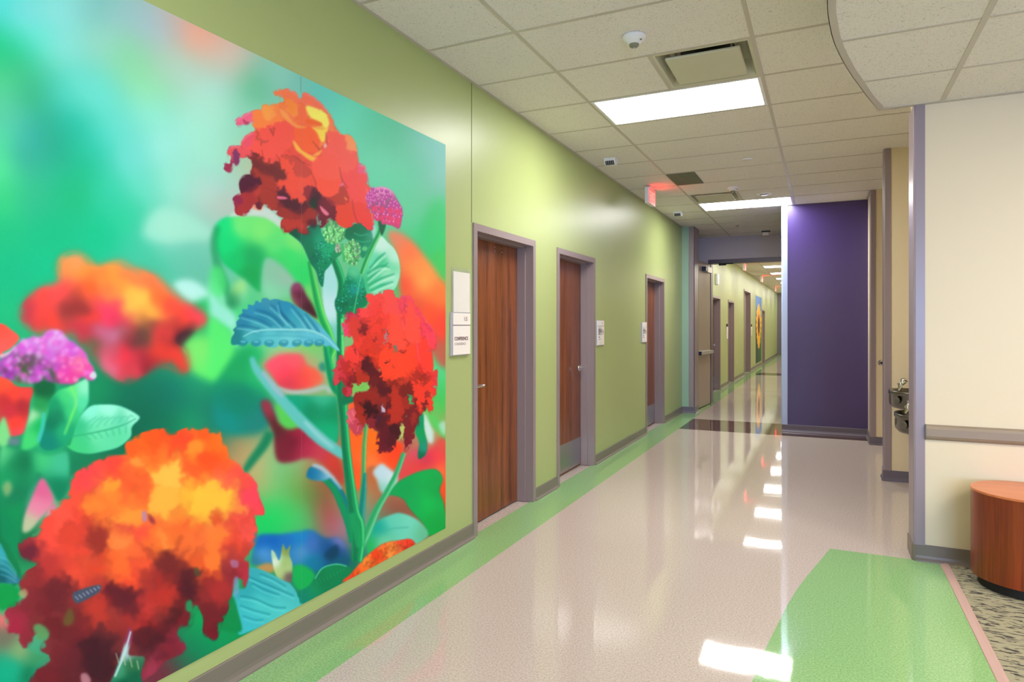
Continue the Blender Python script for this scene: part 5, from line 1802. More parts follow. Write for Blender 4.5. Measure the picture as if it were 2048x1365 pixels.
for pts, c, b_ in ((([(770, 210), (860, 230), (930, 275), (958, 350), (930, 390), (890, 350), (840, 320), (800, 290)]), (255, 245, 105), 1.6),
                   (([(820, 380), (900, 400), (950, 380), (930, 440), (915, 500), (880, 480), (840, 430)]), (255, 222, 80), 1.6),
                   (([(665, 485), (700, 510), (740, 560), (800, 600), (872, 635), (865, 658), (800, 645), (740, 600), (690, 560)]), (255, 190, 70), 1.6),
                   (([(830, 600), (880, 570), (900, 560), (880, 600), (840, 615)]), (255, 170, 70), 1.4),
                   (([(680, 380), (760, 370), (840, 400), (880, 480), (870, 560), (800, 585), (740, 560), (690, 490)]), (255, 98, 50), 1.6),
                   (([(560, 230), (620, 270), (650, 320), (700, 360), (780, 380), (700, 385), (630, 340), (580, 290)]), (255, 160, 80), 1.6),
                   (([(780, 310), (840, 320), (900, 350), (880, 372), (820, 360), (770, 340)]), (250, 100, 40), 1.6),
                   (([(420, 220), (470, 215), (490, 270), (470, 330), (430, 300)]), (255, 160, 75), 2.0),
                   (([(600, 150), (660, 170), (690, 230), (650, 280), (620, 220)]), (255, 140, 60), 2.2),
                   (([(1085, 455), (1130, 470), (1165, 530), (1160, 560), (1110, 530)]), (255, 150, 90), 1.6),
                   (([(860, 830), (880, 900), (940, 935), (1010, 920), (1040, 860), (1020, 790), (950, 770), (880, 790)]), (252, 84, 60), 1.2),
                   (([(840, 640), (940, 600), (1040, 640), (1060, 740), (1020, 800), (900, 790), (830, 730)]), (254, 90, 74), 1.8)):
    P_(B2(pts), c, b_, .95)
for pts, c in ((([(330, 640), (420, 680), (520, 690), (600, 760), (610, 800), (520, 780), (430, 760), (380, 720)]), (110, 38, 42)),
               (([(240, 830), (280, 770), (380, 790), (410, 830), (340, 900), (260, 890)]), (80, 20, 48)),
               (([(540, 910), (600, 900), (650, 960), (700, 985), (790, 1000), (740, 1080), (660, 1060), (560, 980)]), (78, 24, 42)),
               (([(820, 880), (870, 900), (900, 960), (890, 1060), (860, 1030), (820, 1010), (790, 990)]), (60, 22, 38)),
               (([(800, 990), (850, 940), (850, 1020), (830, 1035)]), (10, 60, 40)),
               (([(880, 960), (960, 960), (1000, 1000), (980, 1090), (900, 1110), (870, 1060)]), (120, 28, 48)),
               (([(780, 1130), (850, 1120), (850, 1185), (800, 1180)]), (70, 25, 45)),
               (([(1040, 870), (1090, 880), (1120, 960), (1060, 940)]), (190, 60, 50)),
               (([(190, 600), (225, 590), (228, 660), (205, 690)]), (130, 50, 100))):
    P_(B2(pts), c, 2.2, .72)
for pts, c in ((([(540, 935), (600, 938), (622, 955), (570, 960), (540, 952)]), (240, 110, 150)), (([(880, 1010), (910, 1030), (955, 1075), (935, 1090), (900, 1060)]), (245, 130, 160)), (([(1040, 850), (1075, 820), (1070, 850)]), (240, 110, 160)), (([(915, 520), (935, 505), (935, 540), (915, 545)]), (240, 190, 190)), (([(1075, 935), (1105, 960), (1090, 968)]), (255, 130, 70))):
    P_(B2(pts), c, 1.0, .9)
for q in (((200, 335), (260, 300), (340, 255)), ((1195, 690), (1245, 700), (1250, 760)), ((255, 500), (300, 450), (350, 430)), ((150, 560), (190, 535), (250, 545)), ((600, 90), (660, 90), (720, 150)), ((745, 110), (850, 155), (950, 255)), ((1255, 870), (1290, 1000), (1310, 1160))):
    St(B2(list(q)), [2, 3, 2], (250, 140, 150), 1.2, .6)
for pts in (((810, 740), (850, 830), (840, 900)), ((530, 600), (560, 650), (530, 700)), ((415, 560), (430, 650)), ((480, 395), (510, 450)), ((330, 560), (350, 610), (400, 640)), ((660, 600), (740, 660), (810, 690)), ((1040, 700), (1060, 800), (1110, 870)), ((1140, 960), (1160, 1080), (1190, 1150)), ((750, 860), (770, 950)), ((440, 860), (520, 900)), ((930, 420), (940, 520)), ((820, 490), (880, 560))):
    St(B2(list(pts)), [1.2, 2.4, 1.2][:len(pts)], (150, 45, 45), 1.2, .6)
# ---- small magenta head on its stem
stem(B2([(1385, 1140), (1360, 1230), (1320, 1310), (1260, 1440)]) + B4([(1150, 560)]), [10, 8, 9, 9, 8], (20, 140, 80), (60, 195, 110), (160, 235, 160), .9)
P_(B2([(1350, 1120), (1405, 1130), (1410, 1180), (1380, 1250), (1360, 1200)]), (20, 100, 70), 1.0)
P_(B2([(1250, 935), (1295, 880), (1350, 860), (1410, 862), (1470, 900), (1510, 970), (1545, 1040), (1540, 1120), (1520, 1195), (1470, 1175), (1400, 1140), (1330, 1090), (1290, 1040), (1260, 985)]), B2([(1300, 900, (235, 130, 190)), (1400, 870, (238, 150, 205)), (1400, 1000, (150, 90, 125)), (1350, 1060, (110, 90, 100)), (1500, 1040, (190, 80, 150)), (1460, 1150, (205, 70, 120))]), 1.0, soft=5)
q_ = np.random.RandomState(11)
for row in range(10):
    for k in range(9):
        u = (k - 4 + .5 * (row % 2)) / 4.6 + (q_.rand() - .5) * .18
        v = (row - 4.6) / 5.2 + (q_.rand() - .5) * .14
        if u * u + v * v > 1.02:
            continue
        x = 1400 + 150 * u + 30 * v
        y = 1020 + 145 * v + 35 * u
        X, Y = B2(x, y)
        c = (205 + 20 * v, 60 + 10 * q_.rand(), 160 - 40 * max(v, 0))
        r = 4.3 + 1.2 * (v > .4)
        P_([(X - r * .8, Y - r * .5), (X, Y - r), (X + r * .9, Y - r * .4), (X + r * .6, Y + r), (X - r * .5, Y + r * .8)], c, .6, .95, sm=False)
        P_([(X - r * .3, Y - r * .7), (X + r * .2, Y - r), (X + r * .5, Y - r * .3), (X, Y - r * .1)], (240, 160, 215), .5, .8, sm=False)
for (x, y) in ((1375, 1110), (1440, 1110), (1505, 1130), (1320, 1030), (1380, 1040), (1450, 1050), (1510, 1060)):
    X, Y = B2(x, y)
    P_([(X - 8, Y - 5), (X - 2, Y - 4), (X + 2, Y - 9), (X + 4, Y - 3), (X + 9, Y - 2), (X + 5, Y + 3), (X + 5, Y + 8), (X - 1, Y + 5), (X - 7, Y + 6), (X - 5, Y)], (232, 62, 115), .6, .9, sm=False)
# ---- lower red flower
F2 = B4([(1020, 880), (1060, 850), (1100, 868), (1110, 905), (1120, 830), (1180, 825), (1190, 795), (1225, 800), (1195, 770), (1185, 722), (1240, 712), (1300, 695), (1360, 682), (1400, 700), (1430, 738), (1500, 730), (1550, 770), (1595, 850), (1640, 920), (1690, 985), (1715, 1060), (1710, 1130), (1680, 1150), (1690, 1230), (1688, 1300), (1725, 1285)]) + \
     B6([(1650, 225), (1645, 300), (1635, 435), (1605, 400), (1615, 470), (1603, 562), (1565, 510), (1530, 560), (1498, 595), (1508, 640), (1475, 690), (1470, 760), (1435, 810), (1405, 852), (1405, 790), (1372, 755), (1400, 680), (1380, 620), (1375, 700), (1330, 765), (1330, 810), (1290, 850), (1240, 850), (1200, 855), (1182, 800), (1200, 740), (1222, 700), (1185, 685), (1150, 680), (1105, 645), (1080, 700), (1050, 728), (1020, 722), (1003, 670), (970, 640), (960, 585), (985, 530), (1030, 515), (1038, 490), (1015, 455), (1040, 400), (1085, 395), (1140, 372), (1115, 328), (1060, 358), (1020, 318), (1003, 400), (970, 432), (930, 405), (935, 322), (905, 320), (872, 345), (858, 318), (878, 270), (838, 232), (880, 212), (890, 150), (920, 112), (945, 150), (948, 95), (970, 60), (1010, 40)]) + \
     B4([(1088, 1065), (1050, 1040), (1005, 1025), (1012, 970), (1002, 935), (1035, 915)])
S2 = B4([(1070, 900, (210, 50, 80)), (1040, 960, (240, 80, 110)), (1160, 850, (250, 70, 70)), (1150, 960, (200, 50, 45)), (1250, 760, (252, 72, 68)), (1350, 740, (252, 75, 72)), (1300, 850, (250, 65, 55)), (1400, 850, (252, 72, 65)), (1480, 800, (245, 70, 100)), (1560, 860, (248, 70, 85)), (1640, 960, (242, 60, 95)), (1500, 950, (252, 72, 62)), (1400, 960, (252, 66, 50)), (1250, 950, (250, 66, 52)), (1300, 1050, (235, 60, 45)), (1200, 1060, (225, 55, 42)), (1130, 1080, (240, 60, 48)), (1400, 1080, (255, 70, 50)), (1500, 1080, (255, 68, 50)), (1620, 1080, (252, 60, 55)), (1690, 1080, (245, 60, 80)), (1100, 1160, (240, 62, 60)), (1200, 1180, (245, 60, 35)), (1300, 1200, (252, 65, 35)), (1450, 1200, (255, 66, 40)), (1600, 1200, (250, 55, 45)), (1000, 1250, (215, 50, 70)), (1080, 1250, (190, 45, 40)), (1190, 1240, (120, 28, 35)), (1650, 1300, (250, 60, 60))]) + \
     B6([(900, 200, (225, 60, 80)), (960, 200, (175, 35, 40)), (1000, 290, (185, 45, 40)), (960, 370, (180, 35, 50)), (1050, 290, (175, 45, 30)), (1110, 170, (90, 25, 32)), (1120, 290, (165, 42, 30)), (1180, 280, (95, 22, 32)), (1200, 340, (100, 28, 35)), (1280, 240, (250, 62, 35)), (1400, 230, (255, 66, 38)), (1520, 250, (215, 50, 40)), (1580, 300, (235, 55, 45)), (1540, 300, (150, 38, 30)), (1630, 330, (235, 60, 80)), (1290, 340, (150, 40, 30)), (1340, 400, (195, 50, 35)), (1420, 380, (130, 35, 30)), (1500, 380, (240, 58, 38)), (1590, 420, (245, 55, 50)), (1540, 500, (230, 55, 35)), (1060, 440, (140, 35, 30)), (1150, 430, (160, 42, 30)), (1250, 420, (110, 30, 32)), (1130, 530, (60, 18, 28)), (1060, 540, (150, 38, 30)), (990, 580, (215, 70, 85)), (1050, 650, (200, 70, 85)), (1160, 610, (130, 32, 42)), (1200, 500, (100, 28, 32)), (1320, 520, (190, 50, 35)), (1330, 600, (140, 38, 32)), (1250, 620, (100, 26, 32)), (1250, 740, (90, 20, 35)), (1300, 700, (75, 20, 30)), (1350, 660, (90, 25, 32)), (1230, 800, (130, 28, 42)), (1440, 560, (110, 28, 30)), (1430, 660, (130, 32, 38)), (1490, 600, (120, 32, 35)), (1430, 760, (125, 25, 45))])
P_(F2, S2, .9, soft=5)
c2 = pr.full(F2)
pr.florets(F2, S2, 120, 13, c2, jit=8, shade=.28, blur=1.0, soft=5, lobes=(4, 5))
P_(F2, S2, .9, .45, soft=5, clip=c2)
D1 = tr(660, 570, 7.183)
D2 = tr(660, 730, 7.183)
for T_, pts, c in (
        (D1, [(780, 120), (900, 110), (960, 240), (1060, 560), (1040, 700), (940, 520), (860, 440), (760, 300)], (252, 80, 76)),
        (D1, [(1110, 170), (1180, 200), (1330, 520), (1480, 700), (1510, 900), (1440, 900), (1370, 720), (1280, 500), (1130, 330)], (250, 68, 86)),
        (D1, [(1110, 280), (1200, 340), (1290, 560), (1290, 760), (1180, 860), (1090, 760), (1080, 560)], (255, 82, 66)),
        (D1, [(900, 400), (1000, 460), (1060, 600), (1080, 900), (1050, 980), (940, 900), (840, 780), (830, 600)], (255, 80, 62)),
        (D1, [(740, 900), (1000, 960), (1200, 880), (1240, 1200), (900, 1365), (720, 1300), (700, 1150)], (255, 70, 42)),
        (D1, [(1260, 800), (1400, 800), (1470, 1000), (1480, 1240), (1380, 1300), (1280, 1150), (1250, 950)], (252, 64, 50)),
        (D1, [(230, 480), (330, 480), (440, 560), (400, 640), (430, 760), (330, 760), (240, 660), (210, 560)], (222, 60, 50)),
        (D1, [(205, 440), (260, 390), (320, 390), (330, 480), (250, 520)], (192, 46, 82)),
        (D1, [(180, 560), (250, 560), (265, 690), (240, 720), (180, 680)], (238, 62, 108)),
        (D1, [(390, 350), (430, 330), (440, 400), (400, 490), (385, 420)], (200, 46, 72)),
        (D1, [(400, 600), (460, 560), (545, 610), (520, 680), (460, 720), (410, 660)], (122, 32, 38)),
        (D1, [(680, 470), (740, 480), (730, 620), (690, 560)], (226, 58, 45)),
        (D1, [(740, 640), (820, 640), (832, 710), (780, 680)], (150, 40, 40)),
        (D1, [(810, 800), (860, 830), (892, 900), (840, 900)], (182, 46, 40)),
        (D1, [(640, 880), (720, 850), (742, 960), (700, 1000), (650, 950)], (216, 56, 42)),
        (D1, [(620, 700), (660, 700), (770, 780), (740, 850), (660, 800)], (228, 60, 46)),
        (D1, [(620, 740), (650, 740), (655, 780), (630, 785)], (150, 40, 45)),
        (D1, [(1080, 780), (1140, 820), (1170, 880), (1090, 850)], (205, 58, 46)),
        (D1, [(975, 950), (1060, 940), (1070, 985), (1000, 985)], (165, 44, 38)),
        (D1, [(885, 1150), (915, 1150), (915, 1225), (890, 1220)], (215, 56, 42)),
        (D1, [(800, 1120), (840, 1080), (820, 1130)], (70, 20, 30)),
        (D1, [(220, 900), (320, 900), (420, 960), (440, 1100), (330, 1130), (220, 1060)], (248, 64, 56)),
        (D1, [(320, 900), (360, 920), (390, 980), (345, 960)], (150, 38, 50)),
        (D1, [(420, 960), (480, 1000), (470, 1060), (430, 1080)], (180, 44, 38)),
        (D1, [(490, 1040), (590, 1040), (570, 1150), (560, 1240), (500, 1220), (440, 1180), (450, 1100)], (90, 25, 34)),
        (D1, [(250, 1120), (430, 1130), (440, 1250), (340, 1250), (150, 1240), (160, 1140)], (192, 46, 42)),
        (D1, [(300, 1150), (370, 1170), (380, 1300), (310, 1290)], (230, 60, 50)),
        (D1, [(1200, 1230), (1300, 1260), (1395, 1270), (1350, 1365), (1200, 1365)], (182, 46, 38)),
        (D2, [(540, 0), (580, 60), (700, 60), (720, 200), (740, 300), (660, 380), (590, 330), (530, 250)], (94, 25, 34)),
        (D2, [(600, 180), (690, 180), (700, 330), (640, 400), (590, 330)], (145, 38, 32)),
        (D2, [(690, 280), (860, 350), (850, 430), (760, 480), (690, 380)], (86, 24, 34)),
        (D2, [(960, 330), (1080, 280), (1180, 330), (1180, 430), (1070, 470), (960, 440)], (126, 32, 32)),
        (D2, [(900, 240), (925, 240), (940, 340), (900, 340)], (140, 38, 32)),
        (D2, [(1220, 160), (1340, 130), (1380, 200), (1320, 270), (1220, 230)], (182, 46, 36)),
        (D2, [(370, 400), (480, 395), (680, 460), (700, 560), (620, 600), (520, 520), (440, 560), (420, 760), (340, 560)], (150, 38, 32)),
        (D2, [(700, 480), (800, 470), (860, 540), (790, 640), (740, 560)], (150, 38, 32)),
        (D2, [(820, 520), (900, 540), (860, 660), (800, 680)], (88, 24, 32)),
        (D2, [(380, 640), (470, 600), (540, 800), (500, 860), (400, 820)], (165, 42, 30)),
        (D2, [(490, 600), (560, 560), (640, 640), (620, 760), (540, 740)], (56, 17, 27)),
        (D2, [(540, 800), (650, 780), (640, 920), (560, 900)], (135, 34, 46)),
        (D2, [(850, 400), (930, 330), (1040, 520), (1040, 700), (940, 880), (860, 820), (850, 650), (900, 540)], (188, 47, 34)),
        (D2, [(660, 760), (740, 705), (820, 735), (840, 900), (740, 960), (670, 950)], (100, 27, 37)),
        (D2, [(850, 880), (1000, 870), (1020, 1040), (940, 1070), (860, 1000)], (62, 18, 28)),
        (D2, [(700, 960), (860, 980), (940, 1080), (900, 1200), (760, 1240), (670, 1160)], (106, 25, 40)),
        (D2, [(830, 1000), (920, 1060), (910, 1180), (840, 1180)], (78, 20, 32)),
        (D2, [(1050, 700), (1120, 660), (1200, 600), (1270, 700), (1270, 860), (1200, 900), (1190, 1060), (1130, 1120), (1080, 1080), (1100, 900), (1090, 800)], (122, 30, 38)),
        (D2, [(1180, 720), (1240, 740), (1225, 860), (1180, 880)], (158, 42, 36)),
        (D2, [(1180, 300), (1380, 200), (1480, 300), (1470, 620), (1440, 680), (1400, 560), (1330, 650), (1260, 560), (1200, 420)], (246, 60, 42)),
        (D2, [(1060, 480), (1180, 560), (1120, 640), (1040, 600)], (165, 42, 34)),
        (D2, [(1210, 430), (1240, 560), (1190, 610)], (98, 27, 34)),
        (D2, [(1350, 560), (1405, 480), (1380, 650), (1330, 660)], (110, 28, 34)),
        (D2, [(1350, 380), (1400, 370), (1440, 460), (1400, 450)], (165, 42, 40)),
        (D2, [(380, 100), (470, 80), (540, 200), (520, 260), (440, 310), (380, 260)], (184, 48, 31)),
        (D2, [(330, 80), (370, 100), (375, 250), (340, 220)], (120, 32, 36)),
        (D2, [(200, 200), (320, 180), (320, 300), (280, 440), (210, 430)], (172, 38, 48)),
        (D2, [(255, 300), (320, 320), (290, 430), (240, 420)], (200, 56, 78)),
        (D2, [(60, 80), (130, 80), (140, 220), (90, 290), (50, 250)], (216, 62, 78)),
        (D2, [(240, 700), (300, 640), (370, 640), (370, 760), (310, 870), (262, 860)], (226, 92, 112)),
        (D2, [(265, 860), (380, 800), (460, 900), (430, 1010), (360, 1010)], (196, 64, 88))):
    P_(T_(pts), c, 1.0, .9)
for k in range(60):
    x, y = rs.rand() * 1100 + 350, rs.rand() * 1200 + 150
    X, Y = D1(x, y)
    if c2[int(Y - pr.y0), int(X - pr.x0)] > .8:
        St([(X, Y), (X + (rs.rand() - .5) * 3, Y + 5 + rs.rand() * 8)], [.6, 1.8, .8], (215, 50, 45) if rs.rand() < .55 else (255, 100, 90), .8, .5)
for pts, c in ((([(1100, 130), (1140, 140), (1135, 200), (1110, 260), (1090, 220)]), (78, 22, 30)), (([(1130, 230), (1200, 220), (1230, 290), (1250, 340), (1200, 360), (1140, 330)]), (95, 24, 32)), (([(1095, 480), (1150, 470), (1170, 540), (1130, 580), (1090, 550)]), (58, 16, 26)), (([(1180, 580), (1230, 560), (1260, 640), (1220, 690), (1190, 650)]), (80, 22, 34)), (([(1290, 660), (1370, 640), (1370, 720), (1310, 740)]), (72, 18, 30)), (([(1510, 270), (1570, 250), (1580, 320), (1530, 350)]), (150, 40, 30)), (([(1390, 350), (1440, 340), (1450, 430), (1400, 420)]), (125, 34, 30)), (([(970, 290), (1000, 270), (1010, 340), (975, 350)]), (110, 22, 35)), (([(1200, 740), (1260, 700), (1300, 760), (1260, 830), (1210, 820)]), (95, 20, 36))):
    P_(B6(pts), c, 1.8, .7)
for pts, c in ((([(1325, 1000), (1340, 1000), (1338, 1060), (1330, 1085)]), (175, 140, 150)), (([(1405, 1110), (1415, 1105), (1422, 1140), (1410, 1170), (1402, 1150)]), (90, 130, 110)), (([(1335, 1235), (1355, 1215), (1345, 1240)]), (60, 20, 30))):
    P_(B4(pts), c, .7, .9)
for pts, c in ((([(1210, 490), (1225, 490), (1252, 550), (1225, 560), (1208, 530)]), (200, 190, 215)), (([(1185, 590), (1215, 570), (1245, 560), (1210, 580), (1190, 615)]), (45, 45, 95)), (([(1420, 432), (1450, 418), (1460, 475), (1440, 460)]), (40, 190, 110)), (([(1180, 225), (1210, 222), (1205, 232)]), (220, 180, 110)), (([(1390, 630), (1408, 650), (1395, 700), (1378, 740), (1352, 765), (1375, 700)]), (190, 205, 110)), (([(1415, 570), (1425, 575), (1420, 590)]), (90, 190, 90)), (([(1015, 330), (1030, 345), (1080, 360), (1115, 335), (1140, 370), (1090, 388), (1030, 395), (1000, 410)]), (120, 200, 90))):
    P_(B6(pts), c, .8, .95)
pr.ragged(c2, 2.4, 8, 5)
pr.ragged(c2, 1.2, 4, 6)
for q in (((1590, 850), (1640, 920), (1690, 985), (1712, 1060)), ((1570, 1070), (1575, 1150), (1590, 1220)), ((1460, 900), (1470, 980)), ((1430, 740), (1500, 735), (1545, 775)), ((1640, 1010), (1660, 1100))):
    St(B4(list(q)), [1.2, 2.2, 1.8, 1.2][:len(q)], (245, 90, 130), .8, .7)
for q in (((965, 560), (985, 600), (1010, 640)), ((1000, 540), (1015, 580)), ((1040, 700), (1050, 650))):
    St(B6(list(q)), 2, (240, 130, 140), .8, .7)
# ---- left side: magenta head, leaves and stems
P_(B3([(0, 570), (70, 610), (132, 668), (80, 735), (20, 770), (0, 790), (-200, 780), (-200, 560)]), B3([(30, 620, (255, 78, 62)), (80, 670, (255, 88, 75)), (20, 740, (250, 90, 85))]), 1.5)
St(B3([(0, 800), (60, 775), (120, 720)]), [9, 7, 3], (240, 175, 205), 2.0, .9)
P_(B3([(0, 930), (60, 950), (120, 1000), (235, 1015), (205, 1110), (195, 1230), (165, 1320), (60, 1340), (0, 1260), (-250, 1260), (-250, 930)]), B3([(30, 980, (252, 80, 50)), (100, 1060, (240, 65, 50)), (180, 1050, (230, 65, 60)), (40, 1110, (190, 45, 50)), (150, 1130, (170, 40, 50)), (60, 1170, (200, 45, 60)), (100, 1260, (245, 62, 48)), (120, 1320, (225, 70, 80)), (0, 1200, (190, 60, 60))]), 2.0, soft=6)
# stem under the magenta head and the leaf cluster
P_(B3([(235, 960), (360, 960), (380, 1040), (330, 1140), (300, 1300), (250, 1400), (150, 1440), (170, 1300), (205, 1180), (230, 1080)]), B3([(290, 1020, (5, 95, 55)), (260, 1130, (30, 150, 80)), (220, 1200, (150, 215, 160)), (270, 1260, (20, 180, 90)), (200, 1380, (60, 205, 110))]), 3, soft=6)
P_(B3([(330, 1180), (340, 1100), (400, 1030), (480, 1000), (560, 960), (600, 950), (605, 1050), (600, 1120), (560, 1190), (520, 1280), (440, 1400), (330, 1440), (270, 1400), (300, 1280)]), B3([(380, 1120, (15, 150, 100)), (360, 1250, (0, 120, 85)), (440, 1080, (60, 205, 120)), (500, 1020, (90, 225, 130)), (570, 1010, (135, 230, 190)), (560, 1110, (80, 215, 160)), (480, 1180, (50, 200, 120)), (430, 1300, (20, 165, 110)), (320, 1370, (0, 130, 110)), (400, 1200, (10, 130, 90))]), 2.0, soft=6)
St(B3([(480, 1000), (520, 1100), (490, 1200), (440, 1330)]), [4, 5, 5, 4], (120, 230, 110), 2, .8)
St(B3([(300, 1180), (290, 1280), (260, 1380)]), [6, 8, 7], (60, 190, 190), 2, .8)
LM = B3([(480, 1400), (520, 1270), (560, 1190), (620, 1135), (700, 1125), (800, 1130), (880, 1160), (945, 1200), (950, 1225), (900, 1280), (895, 1340), (850, 1390)]) + B5([(560, 235), (500, 250), (430, 262), (360, 250), (320, 220)])
P_(LM, B3([(620, 1170, (130, 235, 205)), (740, 1160, (150, 240, 212)), (880, 1210, (150, 238, 208)), (700, 1240, (110, 225, 175)), (840, 1230, (90, 210, 165)), (650, 1330, (100, 220, 165)), (560, 1380, (60, 200, 130)), (800, 1340, (90, 215, 160)), (540, 1290, (50, 190, 130)), (480, 1400, (60, 205, 120))]), 1.4, soft=7)
St(B3([(480, 1345), (600, 1325), (720, 1300), (840, 1265), (930, 1220)]), [2.5, 3, 3, 2.5, 1.5], (40, 165, 115), 1.2, .75)
for x in range(7):
    St(B3([(560 + x * 50, 1300 - x * 10), (600 + x * 48, 1250 - x * 8), (660 + x * 42, 1210)]), 2.6, (70, 195, 150), 1.4, .6)
    St(B3([(570 + x * 48, 1330 - x * 10), (620 + x * 40, 1370 - x * 8)]), 2.4, (50, 180, 120), 1.4, .6)
HD = B3([(0, 820), (60, 785), (120, 715), (200, 668), (280, 665), (330, 622), (400, 615), (450, 660), (490, 700), (560, 745), (600, 810), (630, 880), (655, 930), (620, 955), (560, 935), (500, 980), (430, 985), (360, 975), (300, 960), (230, 985), (130, 985), (70, 955), (20, 935), (-10, 890)])
P_(HD, B3([(60, 800, (175, 80, 180)), (200, 720, (205, 120, 215)), (380, 680, (215, 165, 225)), (330, 780, (205, 110, 210)), (480, 750, (215, 95, 205)), (260, 830, (110, 90, 110)), (160, 880, (60, 90, 50)), (320, 920, (40, 90, 50)), (80, 920, (150, 50, 160)), (260, 910, (170, 70, 170)), (440, 900, (225, 60, 165)), (540, 860, (235, 110, 150)), (620, 900, (230, 110, 210)), (500, 950, (225, 60, 150)), (130, 950, (80, 140, 80)), (400, 830, (190, 80, 180))]), 2.6, soft=6)
q_ = np.random.RandomState(21)
cH = pr.full(HD)
for i in range(260):
    x, y = q_.rand() * 640, 620 + q_.rand() * 350
    X, Y = B3(x, y)
    if cH[int(Y - pr.y0), int(X - pr.x0)] < .6:
        continue
    c = [(225, 165, 228), (205, 85, 205), (225, 90, 200), (180, 60, 180), (100, 70, 90)][q_.randint(5) if y > 780 else q_.randint(3)]
    if x > 400 and y > 800:
        c = [(235, 90, 190), (230, 60, 150), (235, 150, 190)][q_.randint(3)]
    rr = 3.5 + 4 * q_.rand()
    P_([(X - rr, Y), (X, Y - rr), (X + rr, Y), (X, Y + rr)], c, 2.4, .55)
P_(B3([(610, 930), (640, 900), (660, 930), (640, 950)]), (200, 220, 220), 1.5, .9)
# lower-left stems and buds (sheet 5)
P_(B5([(0, 250), (60, 240), (160, 250), (240, 270), (320, 250), (335, 330), (330, 420), (300, 490), (270, 480), (230, 400), (180, 350), (150, 420), (110, 520), (100, 650), (90, 760), (60, 760), (40, 700), (0, 640)]), B5([(60, 300, (10, 130, 80)), (200, 290, (60, 195, 120)), (290, 320, (60, 185, 140)), (280, 420, (0, 125, 85)), (120, 300, (0, 110, 70)), (70, 450, (10, 120, 80)), (20, 400, (10, 150, 90)), (90, 560, (0, 140, 80)), (30, 600, (0, 130, 80)), (20, 270, (90, 200, 130))]), 3.5)
P_(B5([(200, 380), (240, 430), (260, 500), (200, 570), (150, 630), (110, 640), (115, 570), (150, 480)]), B5([(200, 440, (215, 95, 140)), (180, 520, (225, 130, 160)), (140, 600, (180, 190, 150))]), 3)
P_(B5([(10, 420), (40, 390), (60, 430), (30, 470)]), (170, 180, 120), 4, .7)
P_(B5([(5, 100), (25, 90), (50, 190), (10, 230), (-20, 180)]), (120, 210, 130), 3)
P_(B5([(40, 190), (90, 185), (95, 215), (50, 220)]), (110, 120, 140), 3, .8)
St(B5([(0, 680), (50, 760), (90, 850), (60, 900)]), [14, 14, 12, 8], (0, 120, 70), 2, .9)
P_(B5([(-10, 700), (20, 730), (50, 800), (102, 880), (60, 890), (0, 885), (-40, 880)]), B5([(10, 740, (50, 160, 170)), (40, 820, (30, 130, 140)), (60, 870, (40, 120, 140)), (10, 860, (10, 90, 100))]), 1.5, soft=5)
for k in range(4):
    St(B5([(0, 760 + k * 28), (40, 780 + k * 26), (80, 840 + k * 14)]), 2, (110, 195, 200), 1.2, .6)
P_(B5([(0, 900), (60, 900), (100, 930), (80, 980), (30, 1010), (0, 1010)]), (0, 150, 70), 2)
P_(B5([(0, 1040), (40, 1060), (60, 1120), (130, 1200), (200, 1230), (240, 1240), (170, 1300), (150, 1365), (140, 1420), (-60, 1420), (-60, 1040)]), B5([(10, 1060, (225, 110, 110)), (20, 1140, (110, 110, 90)), (100, 1220, (130, 165, 110)), (60, 1300, (10, 170, 130)), (160, 1250, (60, 150, 100)), (150, 1330, (0, 120, 80)), (10, 1340, (0, 170, 130))]), 4)
# ---- big flower, lower left
F3 = B5([(340, 380), (400, 330), (470, 290), (520, 270), (600, 265), (610, 215), (660, 175), (740, 148), (810, 143), (830, 165), (900, 140), (980, 128), (1010, 145), (1060, 152), (1075, 200), (1100, 235), (1108, 268), (1150, 290), (1175, 345), (1200, 360), (1240, 410), (1255, 480), (1275, 550), (1230, 570), (1242, 640), (1230, 700), (1200, 750), (1200, 850), (1180, 912), (1155, 860), (1120, 930), (1110, 990), (1070, 1080), (1045, 1160), (1010, 1150), (985, 1130), (985, 1060), (960, 1010), (935, 1045), (925, 1090), (870, 1140), (900, 1200), (870, 1235), (800, 1260), (760, 1310), (700, 1350), (640, 1420), (560, 1420), (150, 1420), (150, 1350), (180, 1300), (245, 1240), (195, 1205), (235, 1135), (170, 1130), (150, 1180), (115, 1200), (90, 1160), (45, 1130), (25, 1060), (45, 1000), (115, 960), (95, 900), (120, 840), (180, 800), (140, 775), (100, 745), (95, 690), (150, 660), (200, 600), (250, 520), (310, 480), (345, 430)])
